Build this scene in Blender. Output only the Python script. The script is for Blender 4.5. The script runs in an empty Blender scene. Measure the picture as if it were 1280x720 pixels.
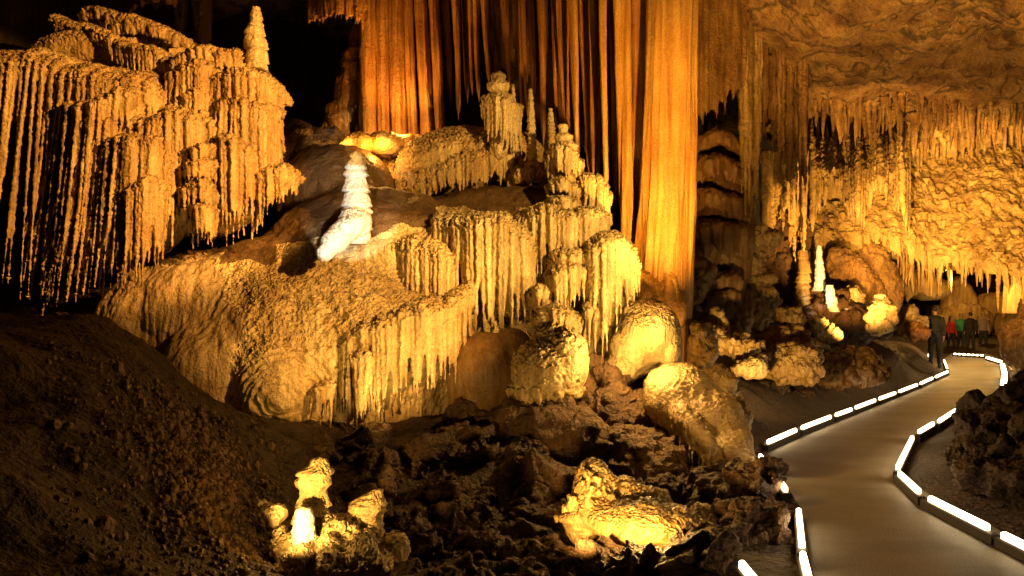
import bpy, math, random
import numpy as np
from mathutils import Vector

SC = bpy.context.scene
COL = SC.collection
F = 1100.0; HX = 640.0; HY = 395.0; CH = 1.5
TAU = 2 * math.pi

def P(px, py, d):
    return np.array([(px - HX) / F * d, d, CH + (HY - py) / F * d])

# ------------------------------------------------------------------ noise
_rs = np.random.RandomState(7)
_perm = np.concatenate([_rs.permutation(256)] * 3)
_g = _rs.normal(size=(256, 3)); _g /= np.linalg.norm(_g, axis=1)[:, None]

def perlin(p):
    p = np.asarray(p, float)
    i = np.floor(p).astype(int); f = p - i; i &= 255
    u = f * f * f * (f * (f * 6 - 15) + 10)
    out = 0
    for dx in (0, 1):
        for dy in (0, 1):
            for dz in (0, 1):
                h = _perm[_perm[_perm[(i[:, 0] + dx) & 255] + ((i[:, 1] + dy) & 255)] + ((i[:, 2] + dz) & 255)]
                g = _g[h]
                w = (u[:, 0] if dx else 1 - u[:, 0]) * (u[:, 1] if dy else 1 - u[:, 1]) * (u[:, 2] if dz else 1 - u[:, 2])
                out = out + w * (g[:, 0] * (f[:, 0] - dx) + g[:, 1] * (f[:, 1] - dy) + g[:, 2] * (f[:, 2] - dz))
    return out * 1.5

def fbm(p, oct=4, gain=.5):
    p = np.asarray(p, float); a = 1.; s = 0
    for k in range(oct):
        s = s + a * perlin(p + 17.3 * k); p = p * 2.03; a *= gain
    return s

def ridged(p, oct=3):
    p = np.asarray(p, float); a = 1.; s = 0
    for k in range(oct):
        s = s + a * (1 - 2 * np.abs(perlin(p + 9.1 * k))); p = p * 2.1; a *= .5
    return s

def sst(a, b, x):
    t = np.clip((x - a) / (b - a), 0, 1); return t * t * (3 - 2 * t)

# ------------------------------------------------------------------ soup of closed primitives
def _ico(nu=14, nv=9):
    v = [(0, 0, 1)]
    for j in range(1, nv):
        t = math.pi * j / nv
        for i in range(nu):
            a = TAU * i / nu
            v.append((math.sin(t) * math.cos(a), math.sin(t) * math.sin(a), math.cos(t)))
    v.append((0, 0, -1)); f = []
    for i in range(nu):
        f.append((0, 1 + i, 1 + (i + 1) % nu))
    for j in range(nv - 2):
        b = 1 + j * nu
        for i in range(nu):
            i2 = (i + 1) % nu
            f.append((b + i, b + nu + i, b + nu + i2, b + i2))
    b = 1 + (nv - 2) * nu; e = len(v) - 1
    for i in range(nu):
        f.append((b + i, e, b + (i + 1) % nu))
    return np.array(v), f
_EV, _EF = _ico()

class Soup:
    def __init__(s): s.v = []; s.f = []; s.n = 0
    def add(s, v, f):
        s.v.append(np.asarray(v, float)); n = s.n
        s.f.extend([tuple(i + n for i in q) for q in f]); s.n += len(v)
    def ell(s, c, r, rz=0, ry=0, rx=0):
        v = _EV * np.array(r if np.ndim(r) else (r, r, r))
        if rx: c_, s_ = math.cos(rx), math.sin(rx); v = v @ np.array([[1, 0, 0], [0, c_, s_], [0, -s_, c_]])
        if ry: c_, s_ = math.cos(ry), math.sin(ry); v = v @ np.array([[c_, 0, -s_], [0, 1, 0], [s_, 0, c_]])
        if rz: c_, s_ = math.cos(rz), math.sin(rz); v = v @ np.array([[c_, s_, 0], [-s_, c_, 0], [0, 0, 1]])
        s.add(v + np.asarray(c), _EF)
    def box(s, c, h, rg):
        v = np.array([(x, y, z) for x in (-1, 1) for y in (-1, 1) for z in (-1, 1)], float) * np.asarray(h) * rg.uniform(.75, 1.15, (8, 1))
        q = rg.normal(size=4); q /= np.linalg.norm(q); a, b, c_, d = q
        m = np.array([[1 - 2 * (c_ * c_ + d * d), 2 * (b * c_ - a * d), 2 * (b * d + a * c_)], [2 * (b * c_ + a * d), 1 - 2 * (b * b + d * d), 2 * (c_ * d - a * b)], [2 * (b * d - a * c_), 2 * (c_ * d + a * b), 1 - 2 * (b * b + c_ * c_)]])
        s.add(v @ m.T + np.asarray(c), [(0, 1, 3, 2), (4, 6, 7, 5), (0, 4, 5, 1), (2, 3, 7, 6), (0, 2, 6, 4), (1, 5, 7, 3)])
    def tube(s, pts, rad, n=7):
        pts = np.asarray(pts, float); m = len(pts)
        T = np.gradient(pts, axis=0); T /= np.linalg.norm(T, axis=1)[:, None] + 1e-9
        ref = np.array([0, 1., 0]) if abs(T[m // 2][1]) < .8 else np.array([1., 0, 0])
        A = np.cross(T, ref); A /= np.linalg.norm(A, axis=1)[:, None] + 1e-9
        B = np.cross(T, A)
        an = np.arange(n) * TAU / n
        r = np.asarray(rad, float)[:, None, None]
        ring = pts[:, None] + r * (np.cos(an)[None, :, None] * A[:, None] + np.sin(an)[None, :, None] * B[:, None])
        v = np.concatenate([ring.reshape(-1, 3), pts[:1] - T[:1] * rad[0] * .4, pts[-1:] + T[-1:] * rad[-1] * .4])
        f = []
        for j in range(m - 1):
            for i in range(n):
                i2 = (i + 1) % n
                f.append((j * n + i, j * n + i2, j * n + n + i2, j * n + n + i))
        a, b = m * n, m * n + 1
        for i in range(n):
            i2 = (i + 1) % n
            f.append((a, i2, i)); f.append((b, (m - 1) * n + i, (m - 1) * n + i2))
        s.add(v, f)

def newmesh(name, v, f, smooth=True):
    me = bpy.data.meshes.new(name)
    me.from_pydata(np.asarray(v).tolist() if not isinstance(v, list) else v, [], f)
    if smooth: me.polygons.foreach_set('use_smooth', np.ones(len(me.polygons), bool))
    me.update(); return me

def tag(o, label=None, cat=None, group=None, kind=None):
    if label: o['label'] = label
    if cat: o['category'] = cat
    if group: o['group'] = group
    if kind: o['kind'] = kind
    return o

def empty(name, loc, label, cat, group=None):
    o = bpy.data.objects.new(name, None); COL.objects.link(o); o.location = Vector(loc)
    o.empty_display_size = .1
    return tag(o, label, cat, group)

def link(name, me, m, parent=None, origin=None):
    """origin: world position of the object; mesh vertices are in world space"""
    o = bpy.data.objects.new(name, me); COL.objects.link(o)
    if m and not me.materials: me.materials.append(m)
    if parent is not None:
        org = np.array(parent.location)
        o.parent = parent
    else:
        org = np.asarray(origin if origin is not None else (0, 0, 0), float)
        o.location = Vector(org)
    if np.abs(org).sum() > 0:
        co = np.empty(len(me.vertices) * 3); me.vertices.foreach_get('co', co)
        co = co.reshape(-1, 3) - org; me.vertices.foreach_set('co', co.ravel()); me.update()
    return o

def displace(me, fn):
    n = len(me.vertices)
    co = np.empty(n * 3); me.vertices.foreach_get('co', co); co = co.reshape(-1, 3)
    no = np.empty(n * 3); me.vertices.foreach_get('normal', no); no = no.reshape(-1, 3)
    co = co + fn(co, no)
    me.vertices.foreach_set('co', co.ravel()); me.update()

def scal(rough=.009, scallop=.022, sf=22., ff=0., lump=0., lf=3.):
    def fn(co, no):
        up = sst(.05, .6, no[:, 2])
        s = 1.5 * scallop * up * (ridged(co * np.array([sf, sf, sf * 1.4]) + fbm(co * 6, 2)[:, None] * .8, 2) - .2)
        side = 1 - np.abs(no[:, 2])
        s = s + rough * (fbm(co * 30, 2) + .3 * perlin(co * np.array([9, 9, 40])))
        if ff: s = s + ff * side * ridged(co * np.array([16, 16, .8]), 2)
        if lump: s = s + lump * fbm(co * lf, 3)
        return no * s[:, None]
    return fn

def remesh(name, soup, vox, smooth=3, fn=None, fac=.6):
    V = np.concatenate(soup.v)
    me = newmesh(name, V, soup.f)
    o = bpy.data.objects.new('build', me); COL.objects.link(o)
    r = o.modifiers.new('r', 'REMESH'); r.mode = 'VOXEL'; r.voxel_size = vox; r.adaptivity = 0
    if smooth:
        sm = o.modifiers.new('s', 'SMOOTH'); sm.factor = fac; sm.iterations = smooth
    dg = bpy.context.evaluated_depsgraph_get()
    out = bpy.data.meshes.new_from_object(o.evaluated_get(dg))
    bpy.data.objects.remove(o); bpy.data.meshes.remove(me)
    out.name = name
    out.polygons.foreach_set('use_smooth', np.ones(len(out.polygons), bool))
    if fn: displace(out, fn)
    return out

def blend(soup, coarse, it, extra=None):
    """melt a soup of primitives into one soft shape and return it as a new soup"""
    me = remesh('melt', soup, coarse, it, extra, .7); s = Soup()
    co_ = np.empty(len(me.vertices) * 3); me.vertices.foreach_get('co', co_)
    s.v.append(co_.reshape(-1, 3)); s.f = [tuple(p.vertices) for p in me.polygons]; s.n = len(s.v[0])
    bpy.data.meshes.remove(me); return s

# ------------------------------------------------------------------ materials
def mk(name):
    m = bpy.data.materials.new(name); m.use_nodes = True
    nt = m.node_tree; b = nt.nodes['Principled BSDF']
    return m, nt, b

def N(nt, t, **kw):
    n = nt.nodes.new(t)
    for k, v in kw.items():
        if k in n.inputs: n.inputs[k].default_value = v
        else: setattr(n, k, v)
    return n

def stone(name, c1, c2, c3=None, vein=0., rough=.45, scallop=.5, flute=.4, grain=.35, fs=34., ss=34., spec=.5):
    m, nt, b = mk(name); L = nt.links.new
    geo = N(nt, 'ShaderNodeNewGeometry')
    # big colour drift
    n1 = N(nt, 'ShaderNodeTexNoise', Scale=1.7, Detail=3.0, Roughness=.6); L(geo.outputs['Position'], n1.inputs['Vector'])
    mp = N(nt, 'ShaderNodeMapping'); mp.inputs['Scale'].default_value = (fs, fs, 1.1); L(geo.outputs['Position'], mp.inputs['Vector'])
    n2 = N(nt, 'ShaderNodeTexNoise', Scale=.45, Detail=2.0, Roughness=.55, Distortion=.3); L(mp.outputs[0], n2.inputs['Vector'])
    cr = N(nt, 'ShaderNodeValToRGB'); cr.color_ramp.elements[0].position = .35; cr.color_ramp.elements[1].position = .68
    cr.color_ramp.elements[0].color = (*c2, 1); cr.color_ramp.elements[1].color = (*c1, 1)
    L(n1.outputs['Fac'], cr.inputs[0])
    cr2 = N(nt, 'ShaderNodeValToRGB'); cr2.color_ramp.elements[0].position = .3; cr2.color_ramp.elements[1].position = .62
    c3 = c3 or tuple(x * .45 for x in c2)
    cr2.color_ramp.elements[0].color = (*[min(1, a / max(1e-3, b_)) for a, b_ in zip(c3, c2)], 1); cr2.color_ramp.elements[1].color = (1, 1, 1, 1)
    L(n2.outputs['Fac'], cr2.inputs[0])
    mx = N(nt, 'ShaderNodeMix', data_type='RGBA', blend_type='MULTIPLY'); mx.inputs[0].default_value = .8
    L(cr.outputs[0], mx.inputs[6]); L(cr2.outputs[0], mx.inputs[7])
    n4 = N(nt, 'ShaderNodeTexNoise', Scale=55., Detail=1.0); L(geo.outputs['Position'], n4.inputs['Vector'])
    mr = N(nt, 'ShaderNodeMapRange'); mr.inputs[1].default_value = .3; mr.inputs[2].default_value = .7; mr.inputs[3].default_value = .72; mr.inputs[4].default_value = 1.12
    L(n4.outputs['Fac'], mr.inputs[0])
    mx2 = N(nt, 'ShaderNodeMix', data_type='RGBA', blend_type='MULTIPLY'); mx2.inputs[0].default_value = 1.
    L(mx.outputs[2], mx2.inputs[6]); L(mr.outputs[0], mx2.inputs[7])
    colr = mx2.outputs[2]
    if vein:
        nv_ = N(nt, 'ShaderNodeTexNoise', Scale=.9, Detail=3.0, Distortion=1.2); L(geo.outputs['Position'], nv_.inputs['Vector'])
        s1 = N(nt, 'ShaderNodeMath', operation='SUBTRACT'); s1.inputs[1].default_value = .5; L(nv_.outputs['Fac'], s1.inputs[0])
        s2 = N(nt, 'ShaderNodeMath', operation='ABSOLUTE'); L(s1.outputs[0], s2.inputs[0])
        s3 = N(nt, 'ShaderNodeMapRange'); s3.inputs[1].default_value = 0; s3.inputs[2].default_value = .035; s3.inputs[3].default_value = 1 - vein; s3.inputs[4].default_value = 1.; L(s2.outputs[0], s3.inputs[0])
        mx3 = N(nt, 'ShaderNodeMix', data_type='RGBA', blend_type='MULTIPLY'); mx3.inputs[0].default_value = 1.
        L(colr, mx3.inputs[6]); L(s3.outputs[0], mx3.inputs[7]); colr = mx3.outputs[2]
    L(colr, b.inputs['Base Color'])
    b.inputs['Roughness'].default_value = rough
    b.inputs['Specular IOR Level'].default_value = spec
    # bumps: scallops on upward faces, flutes on steep faces
    sx = N(nt, 'ShaderNodeSeparateXYZ'); L(geo.outputs['Normal'], sx.inputs[0])
    up = N(nt, 'ShaderNodeMapRange'); up.inputs[1].default_value = .0; up.inputs[2].default_value = .55; L(sx.outputs[2], up.inputs[0])
    ab = N(nt, 'ShaderNodeMath', operation='ABSOLUTE'); L(sx.outputs[2], ab.inputs[0])
    sd = N(nt, 'ShaderNodeMapRange'); sd.inputs[1].default_value = .75; sd.inputs[2].default_value = .2; L(ab.outputs[0], sd.inputs[0])
    vo = N(nt, 'ShaderNodeTexVoronoi', Scale=ss); vo.feature = 'F1'
    nd = N(nt, 'ShaderNodeTexNoise', Scale=6., Detail=0.); L(geo.outputs['Position'], nd.inputs['Vector'])
    va = N(nt, 'ShaderNodeVectorMath', operation='MULTIPLY_ADD'); va.inputs[1].default_value = (.15, .15, .15)
    L(nd.outputs['Color'], va.inputs[0]); L(geo.outputs['Position'], va.inputs[2])
    L(va.outputs[0], vo.inputs['Vector'])
    def mul(a, b_, k=None):
        n = N(nt, 'ShaderNodeMath', operation='MULTIPLY'); L(a, n.inputs[0])
        if b_ is None: n.inputs[1].default_value = k
        else: L(b_, n.inputs[1])
        return n.outputs[0]
    def add(a, b_):
        n = N(nt, 'ShaderNodeMath', operation='ADD'); L(a, n.inputs[0]); L(b_, n.inputs[1]); return n.outputs[0]
    h = add(mul(mul(vo.outputs['Distance'], up.outputs[0]), None, scallop), mul(mul(n2.outputs['Fac'], sd.outputs[0]), None, flute))
    n5 = N(nt, 'ShaderNodeTexNoise', Scale=28., Detail=3.0, Roughness=.65); L(geo.outputs['Position'], n5.inputs['Vector'])
    h = add(h, mul(n5.outputs['Fac'], None, grain))
    bp = N(nt, 'ShaderNodeBump', Strength=1., Distance=.06); L(h, bp.inputs['Height']); L(bp.outputs[0], b.inputs['Normal'])
    return m

M = {}
M['gold'] = stone('flowstone calcite', (.70, .47, .19), (.46, .26, .08), (.16, .08, .02))
M['cream'] = stone('cream calcite', (.76, .57, .28), (.56, .38, .15), (.26, .14, .05))
M['orange'] = stone('orange calcite', (.58, .28, .07), (.36, .14, .03), (.12, .035, .007), scallop=.2, flute=.8)
M['column'] = stone('ribbed column calcite', (.74, .44, .12), (.60, .32, .07), (.30, .12, .02), scallop=.2, flute=.9, grain=.22, fs=20)
M['white'] = stone('white calcite', (.95, .93, .88), (.86, .82, .74), (.6, .55, .45), scallop=.3, flute=.2, grain=.5, rough=.4)
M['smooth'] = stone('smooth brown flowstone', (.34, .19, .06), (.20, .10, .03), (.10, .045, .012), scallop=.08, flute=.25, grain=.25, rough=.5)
M['slope'] = stone('brown slope with painted shade', (.17, .09, .03), (.10, .05, .016), (.05, .022, .007), scallop=.08, flute=.15, grain=.4, rough=.55)  # darker copy of the smooth flowstone, shade put into the colour
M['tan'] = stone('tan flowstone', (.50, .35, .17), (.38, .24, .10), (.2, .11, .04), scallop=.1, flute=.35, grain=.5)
M['rock'] = stone('cave rock', (.11, .056, .022), (.06, .03, .011), (.022, .010, .004), scallop=.5, flute=.1, grain=.9, rough=.65, ss=14)
M['redrock'] = stone('red brown rock', (.17, .085, .03), (.09, .04, .013), (.035, .014, .005), scallop=.5, flute=.1, grain=.9, rough=.6, ss=14)
M['ceil'] = stone('ceiling rock', (.58, .34, .10), (.26, .12, .03), (.10, .04, .01), scallop=.1, flute=.0, grain=1.2, rough=.7)
M['roof'] = stone('ceiling rock with cracks', (.60, .36, .11), (.22, .10, .025), (.10, .04, .01), vein=.75, scallop=.1, flute=.0, grain=1.6, rough=.7)
M['far'] = stone('far calcite', (.62, .42, .14), (.42, .26, .07), (.2, .1, .03), scallop=.7, flute=.9, grain=.8, fs=14, ss=9, rough=.6)
M['sand'] = stone('dirt floor', (.11, .062, .03), (.06, .034, .016), (.03, .017, .008), scallop=.3, flute=.0, grain=1.0, rough=.8, ss=20)

def concrete():
    m, nt, b = mk('walkway concrete'); L = nt.links.new
    geo = N(nt, 'ShaderNodeNewGeometry')
    n = N(nt, 'ShaderNodeTexNoise', Scale=1.6, Detail=6.); L(geo.outputs['Position'], n.inputs['Vector'])
    cr = N(nt, 'ShaderNodeValToRGB'); cr.color_ramp.elements[0].position = .3; cr.color_ramp.elements[1].position = .7
    cr.color_ramp.elements[0].color = (.17, .145, .11, 1); cr.color_ramp.elements[1].color = (.27, .235, .185, 1)
    L(n.outputs['Fac'], cr.inputs[0])
    mq = N(nt, 'ShaderNodeMapping'); mq.inputs['Scale'].default_value = (.7, 1.5, 1); mq.inputs['Rotation'].default_value = (0, 0, .15); L(geo.outputs['Position'], mq.inputs['Vector'])
    nq = N(nt, 'ShaderNodeTexNoise', Scale=1., Detail=3., Roughness=.6); L(mq.outputs[0], nq.inputs['Vector'])
    rq = N(nt, 'ShaderNodeMapRange'); rq.inputs[1].default_value = .35; rq.inputs[2].default_value = .65; rq.inputs[3].default_value = .72; rq.inputs[4].default_value = 1.15; L(nq.outputs['Fac'], rq.inputs[0])
    ng = N(nt, 'ShaderNodeTexNoise', Scale=90., Detail=1.); L(geo.outputs['Position'], ng.inputs['Vector'])
    rg_ = N(nt, 'ShaderNodeMapRange'); rg_.inputs[1].default_value = .35; rg_.inputs[2].default_value = .6; rg_.inputs[3].default_value = .55; rg_.inputs[4].default_value = 1.1; L(ng.outputs['Fac'], rg_.inputs[0])
    mm = N(nt, 'ShaderNodeMath', operation='MULTIPLY'); L(rq.outputs[0], mm.inputs[0]); L(rg_.outputs[0], mm.inputs[1])
    mc = N(nt, 'ShaderNodeMix', data_type='RGBA', blend_type='MULTIPLY'); mc.inputs[0].default_value = 1.; L(cr.outputs[0], mc.inputs[6]); L(mm.outputs[0], mc.inputs[7])
    L(mc.outputs[2], b.inputs['Base Color'])
    mp = N(nt, 'ShaderNodeMapping'); mp.inputs['Scale'].default_value = (4, 90, 1); mp.inputs['Rotation'].default_value = (0, 0, .12)
    L(geo.outputs['Position'], mp.inputs['Vector'])
    n2 = N(nt, 'ShaderNodeTexNoise', Scale=1., Detail=3.); L(mp.outputs[0], n2.inputs['Vector'])
    bp = N(nt, 'ShaderNodeBump', Strength=.35, Distance=.01); L(n2.outputs['Fac'], bp.inputs['Height']); L(bp.outputs[0], b.inputs['Normal'])
    r = N(nt, 'ShaderNodeMapRange'); r.inputs[3].default_value = .42; r.inputs[4].default_value = .7; L(n.outputs['Fac'], r.inputs[0]); L(r.outputs[0], b.inputs['Roughness'])
    return m
M['concrete'] = concrete()

def plain(name, c, rough=.6, em=None, es=0., metal=0.):
    m, nt, b = mk(name); L = nt.links.new
    n = N(nt, 'ShaderNodeTexNoise', Scale=30., Detail=3.)
    geo = N(nt, 'ShaderNodeNewGeometry'); L(geo.outputs['Position'], n.inputs['Vector'])
    mx = N(nt, 'ShaderNodeMix', data_type='RGBA'); mx.inputs[6].default_value = (*[x * .75 for x in c], 1); mx.inputs[7].default_value = (*[min(1, x * 1.2) for x in c], 1)
    L(n.outputs['Fac'], mx.inputs[0]); L(mx.outputs[2], b.inputs['Base Color'])
    b.inputs['Roughness'].default_value = rough; b.inputs['Metallic'].default_value = metal
    if em: b.inputs['Emission Color'].default_value = (*em, 1); b.inputs['Emission Strength'].default_value = es
    return m
M['kerb'] = plain('dark kerb', (.06, .045, .03), .7)
M['diff'] = plain('light strip diffuser', (.9, .85, .7), .4, (1., .74, .40), 15.)
M['house'] = plain('light housing', (.05, .045, .04), .5)
M['skin'] = plain('skin', (.45, .26, .17), .55)
M['hair'] = plain('dark hair', (.03, .02, .015), .6)
M['black'] = plain('black cloth', (.02, .018, .016), .8)
M['brown'] = plain('brown cloth', (.07, .045, .03), .8)
M['red'] = plain('red cloth', (.55, .03, .03), .8)
M['green'] = plain('green cloth', (.05, .32, .17), .8)
M['grey'] = plain('grey cloth', (.28, .22, .2), .8)
M['jeans'] = plain('dark denim', (.04, .04, .06), .8)

# ------------------------------------------------------------------ generators
def lerp_poly(pts, step):
    pts = np.asarray(pts, float)
    seg = np.hypot(np.diff(pts[:, 0]), np.diff(pts[:, 1]) * .6)
    s = np.concatenate([[0], np.cumsum(seg)]); n = max(2, int(s[-1] / step) + 1)
    t = np.linspace(0, s[-1], n)
    return np.stack([np.interp(t, s, pts[:, k]) for k in range(pts.shape[1])], 1), np.linspace(0, 1, n)

def tier(pts, back=.45, rise=26, sp=6.5, r=3.6, seed=0, curve=.12, arch=5, sheet=.85, jl=.10, bead=.055, tip=.35, soup=None, jd=.03, fill=True):
    """ledge whose rounded top turns over into a row of hanging flutes. pts: (px, py, depth, length px)"""
    rg = np.random.RandomState(seed); s = soup or Soup(); sp *= .8; r *= .76
    q, T = lerp_poly(pts, sp)
    for (px, py, d, L), t in zip(q, T):
        d = d + curve * (2 * t - 1) ** 2 + rg.uniform(-jd, jd)
        m = d / F; px += rg.uniform(-.25, .25) * sp
        py = py + 3.0 * math.sin(px * .09 + seed) + rg.uniform(-1.5, 1.5) + arch * (2 * t - 1) ** 4
        L = max(4, L * (1 + rg.uniform(-jl, jl)) + rg.uniform(-4, 4))
        rr = r * m * rg.choice([rg.uniform(.6, .85), rg.uniform(.85, 1.3)])
        ri = rise * m * rg.uniform(.9, 1.1)
        rim = P(px, py, d); nodes = []; rad = []
        for a in np.linspace(0, 1, 6)[:-1]:
            nodes.append(rim + np.array([0, back * (1 - math.sin(a * math.pi / 2)), ri * math.cos(a * math.pi / 2)]))
            rad.append(rr * (1 + rg.uniform(-bead, bead) * 1.5))
        k = max(3, int(L / 9)); dx = (rg.uniform(-.03, .03) + .05 * (2 * t - 1) ** 3 - .10 * (px < 150 and d < 10.05) - .04 * (150 <= px < 230 and d < 10)) * L * m; ph = rg.uniform(0, 6)
        for j in range(k + 1):
            u = j / k
            nodes.append(rim + np.array([dx * u + .25 * rr * math.sin(ph + 5 * u), -.15 * rr * math.sin(ph + 3 * u), -L * m * u]))
            rad.append(rr * (1.12 - (1.12 - tip) * u ** 1.6) * (1 + rg.uniform(-bead, bead)))
        s.tube(nodes, rad, 7)
        if fill:
            nn = [n_ + np.array([0, 1.6 * rr, -1.2 * rr]) for n_ in nodes[:6]] + [rim + np.array([0, 2.2 * rr, -8 * m])]
            s.tube(nn, [2.4 * rr] * len(nn), 6)
        if sheet:
            bl = L * m * sheet * rg.uniform(.85, 1)
            s.tube([rim + np.array([0, 2.6 * rr, 0]), rim + np.array([0, 2.4 * rr, -bl * .5]), rim + np.array([dx, 1.6 * rr, -bl])],
                   [1.5 * sp * m * .7, 1.3 * sp * m * .65, .7 * sp * m * .5], 6)
    return s

def blob(s, px, py, d, wx, wy, wd, ry=0.):
    m = d / F; s.ell(P(px, py, d), (wx * m, wd, wy * m), ry=ry)

# ================================================================== CAMERA
cam = bpy.data.cameras.new('Camera'); co = bpy.data.objects.new('Camera', cam); COL.objects.link(co)
co.location = (0, 0, CH); co.rotation_euler = (math.pi / 2, 0, 0)
cam.sensor_width = 36; cam.lens = F / 1280 * 36; cam.shift_y = (HY - 360) / 1280
cam.clip_start = .05; cam.clip_end = 300
SC.camera = co

# ================================================================== SETTING
PATH_L = [(1030, 800), (1012, 720), (1004, 680), (999, 632), (984, 608), (953, 567), (955, 552), (1000, 533), (1044, 516), (1094, 497), (1147, 480), (1187, 464), (1179, 449), (1190, 441.5)]
PATH_R = [(1500, 800), (1345, 720), (1247, 661), (1155, 614), (1120, 590), (1133, 560), (1146, 546), (1172, 530), (1197, 511), (1240, 492), (1256, 478), (1258, 462), (1252, 449), (1232, 442)]
def G(px, py, z=0.):
    d = F * (CH - z) / (py - HY); return ((px - HX) / F * d, d)
pl = np.array([G(*p) for p in PATH_L]); pr = np.array([G(*p) for p in PATH_R])
poly = np.concatenate([pl, pr[::-1]])

def dist_poly(x, y):
    """signed distance to the path polygon (negative inside)"""
    p = np.stack([x, y], -1); dm = np.full(x.shape, 1e9); ins = np.zeros(x.shape, bool)
    n = len(poly)
    for i in range(n):
        a = poly[i]; b = poly[(i + 1) % n]; ab = b - a
        t = np.clip(((p - a) @ ab) / (ab @ ab), 0, 1)
        dm = np.minimum(dm, np.linalg.norm(p - a - t[..., None] * ab, axis=-1))
        c = ((a[1] > y) != (b[1] > y)) & (x < (b[0] - a[0]) * (y - a[1]) / (b[1] - a[1] + 1e-12) + a[0])
        ins ^= c
    return np.where(ins, -dm, dm)

def tps(pts):
    X = np.array([p[:2] for p in pts]); z = np.array([p[2] for p in pts]); n = len(X)
    D = np.linalg.norm(X[:, None] - X[None], axis=-1)
    K = D ** 1 + .0
    A = np.zeros((n + 1, n + 1)); A[:n, :n] = -K; A[:n, n] = 1; A[n, :n] = 1
    A[:n, :n] -= np.eye(n) * 0
    w = np.linalg.solve(A, np.concatenate([z, [0]]))
    def f(x, y):
        q = np.stack([x, y], -1)
        out = np.full(x.shape, w[n])
        for i in range(n): out = out - w[i] * np.linalg.norm(q - X[i], axis=-1)
        return out
    return f

ctl = [(0, 440, 6.6), (0, 600, 4.6), (0, 720, 3.9), (-200, 500, 6), (-100, 720, 3.4), (60, 400, 8.2), (130, 400, 8.6), (215, 470, 8.2), (320, 560, 7.8), (290, 520, 9.2), (420, 540, 9.2), (540, 535, 9.3), (700, 512, 9.3), (600, 520, 9.4), (800, 560, 9.2), (420, 500, 12.), (600, 500, 12.), (760, 500, 11),
       (250, 600, 6.4), (180, 640, 5.5), (200, 720, 4.7), (340, 735, 5.3), (400, 735, 6.4), (420, 585, 8.3), (560, 600, 8.2), (600, 680, 7),
       (470, 760, 5.5), (620, 740, 5.6), (760, 745, 5.2), (900, 745, 5.1), (700, 605, 8.3), (780, 600, 8.7), (900, 690, 6.8), (760, 715, 7.), (820, 730, 6.4),
       (930, 545, 10.2), (930, 500, 12.), (1010, 500, 14.2), (870, 460, 12.5), (950, 465, 15.5), (1050, 460, 17.5), (1090, 470, 19.5), (1140, 465, 22.5), (880, 400, 16.5), (1000, 420, 19), (1090, 425, 22), (1130, 430, 26),
       (1280, 640, 6.9), (1350, 560, 7.2), (1230, 540, 8.8), (1290, 500, 9.5), (1400, 520, 8), (1280, 455, 20), (1300, 420, 24), (1230, 425, 40), (1180, 425, 42), (1120, 420, 36),
       (640, 380, 14), (400, 330, 14), (100, 330, 14), (-200, 400, 12), (640, 350, 20), (200, 300, 20), (1250, 400, 50), (800, 380, 40), (1700, 420, 20), (1700, 380, 40)]
cw = [tuple(P(*c)) for c in ctl]
for a in (pl, pr):
    for p in a: cw.append((p[0], p[1], -.02))
cw += [(x, y, .5) for x, y in ((-6, 0), (0, 1), (6, 0), (-6, -4), (6, -4))]
cw = [(x, y, z if y > 1.2 else 0.) for x, y, z in cw]
TF = tps(cw)
def ground_z(x, y):
    x = np.asarray(x, float); y = np.asarray(y, float)
    z = TF(x, y); dp = dist_poly(x, y)
    z = np.where(dp < .12, -.03, -.03 + (z + .03) * sst(.12, .9, dp))
    p = np.stack([x, y, np.zeros_like(x)], -1).reshape(-1, 3)
    am = sst(.1, .8, dp)
    n = (.10 * fbm(p * 1.1, 4) + .03 * ridged(p * 3.2, 2) + .02 * fbm(p * 11, 2)).reshape(x.shape)
    return z + n * am
def grid_mesh(name, xs, ys, zf):
    X, Y = np.meshgrid(xs, ys); Z = zf(X, Y)
    v = np.stack([X, Y, Z], -1).reshape(-1, 3); nx = len(xs); ny = len(ys)
    i = np.arange((ny - 1) * (nx - 1)); r = i // (nx - 1); c = i % (nx - 1); a = r * nx + c
    f = np.stack([a, a + 1, a + nx + 1, a + nx], 1)
    return newmesh(name, v, f.tolist())
ys = [-3.]
while ys[-1] < 62: ys.append(ys[-1] + max(.045, .0065 * ys[-1]) if ys[-1] > 2.5 else ys[-1] + .3)
xs = [-12.]
while xs[-1] < 30: xs.append(xs[-1] + (.055 if -6 < xs[-1] < 5.5 else .12 if xs[-1] < 18 else .4))
o = link('cave_floor', grid_mesh('cave_floor', xs, ys, ground_z), M['rock']); tag(o, kind='structure', label='dark uneven rock floor of the cave')
def face_mat(o, m, fn):
    o.data.materials.append(m)
    c = np.empty(len(o.data.polygons) * 3); o.data.polygons.foreach_get('center', c)
    o.data.polygons.foreach_set('material_index', fn(c.reshape(-1, 3)).astype(np.int32))
face_mat(o, M['sand'], lambda c: (dist_poly(c[:, 0], c[:, 1]) < 1.3 + .5 * fbm(c * 1.5, 2)) & (c[:, 1] > 8))

# path slab (subdivided ribbon)
def resamp(a, n):
    s = np.concatenate([[0], np.cumsum(np.linalg.norm(np.diff(a, axis=0), axis=1))]); t = np.linspace(0, s[-1], n)
    return np.stack([np.interp(t, s, a[:, k]) for k in range(2)], 1)
vv = [(*p, 0.0) for p in pl] + [(*p, 0.0) for p in pr]
k = len(pl); fv = [(i, k + i, k + i + 1, i + 1) for i in range(k - 1)]
mep = newmesh('path', [tuple(map(float, v)) for v in vv], fv, False)
tag(link('path', mep, M['concrete']), kind='structure', label='smooth concrete walkway')

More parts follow.
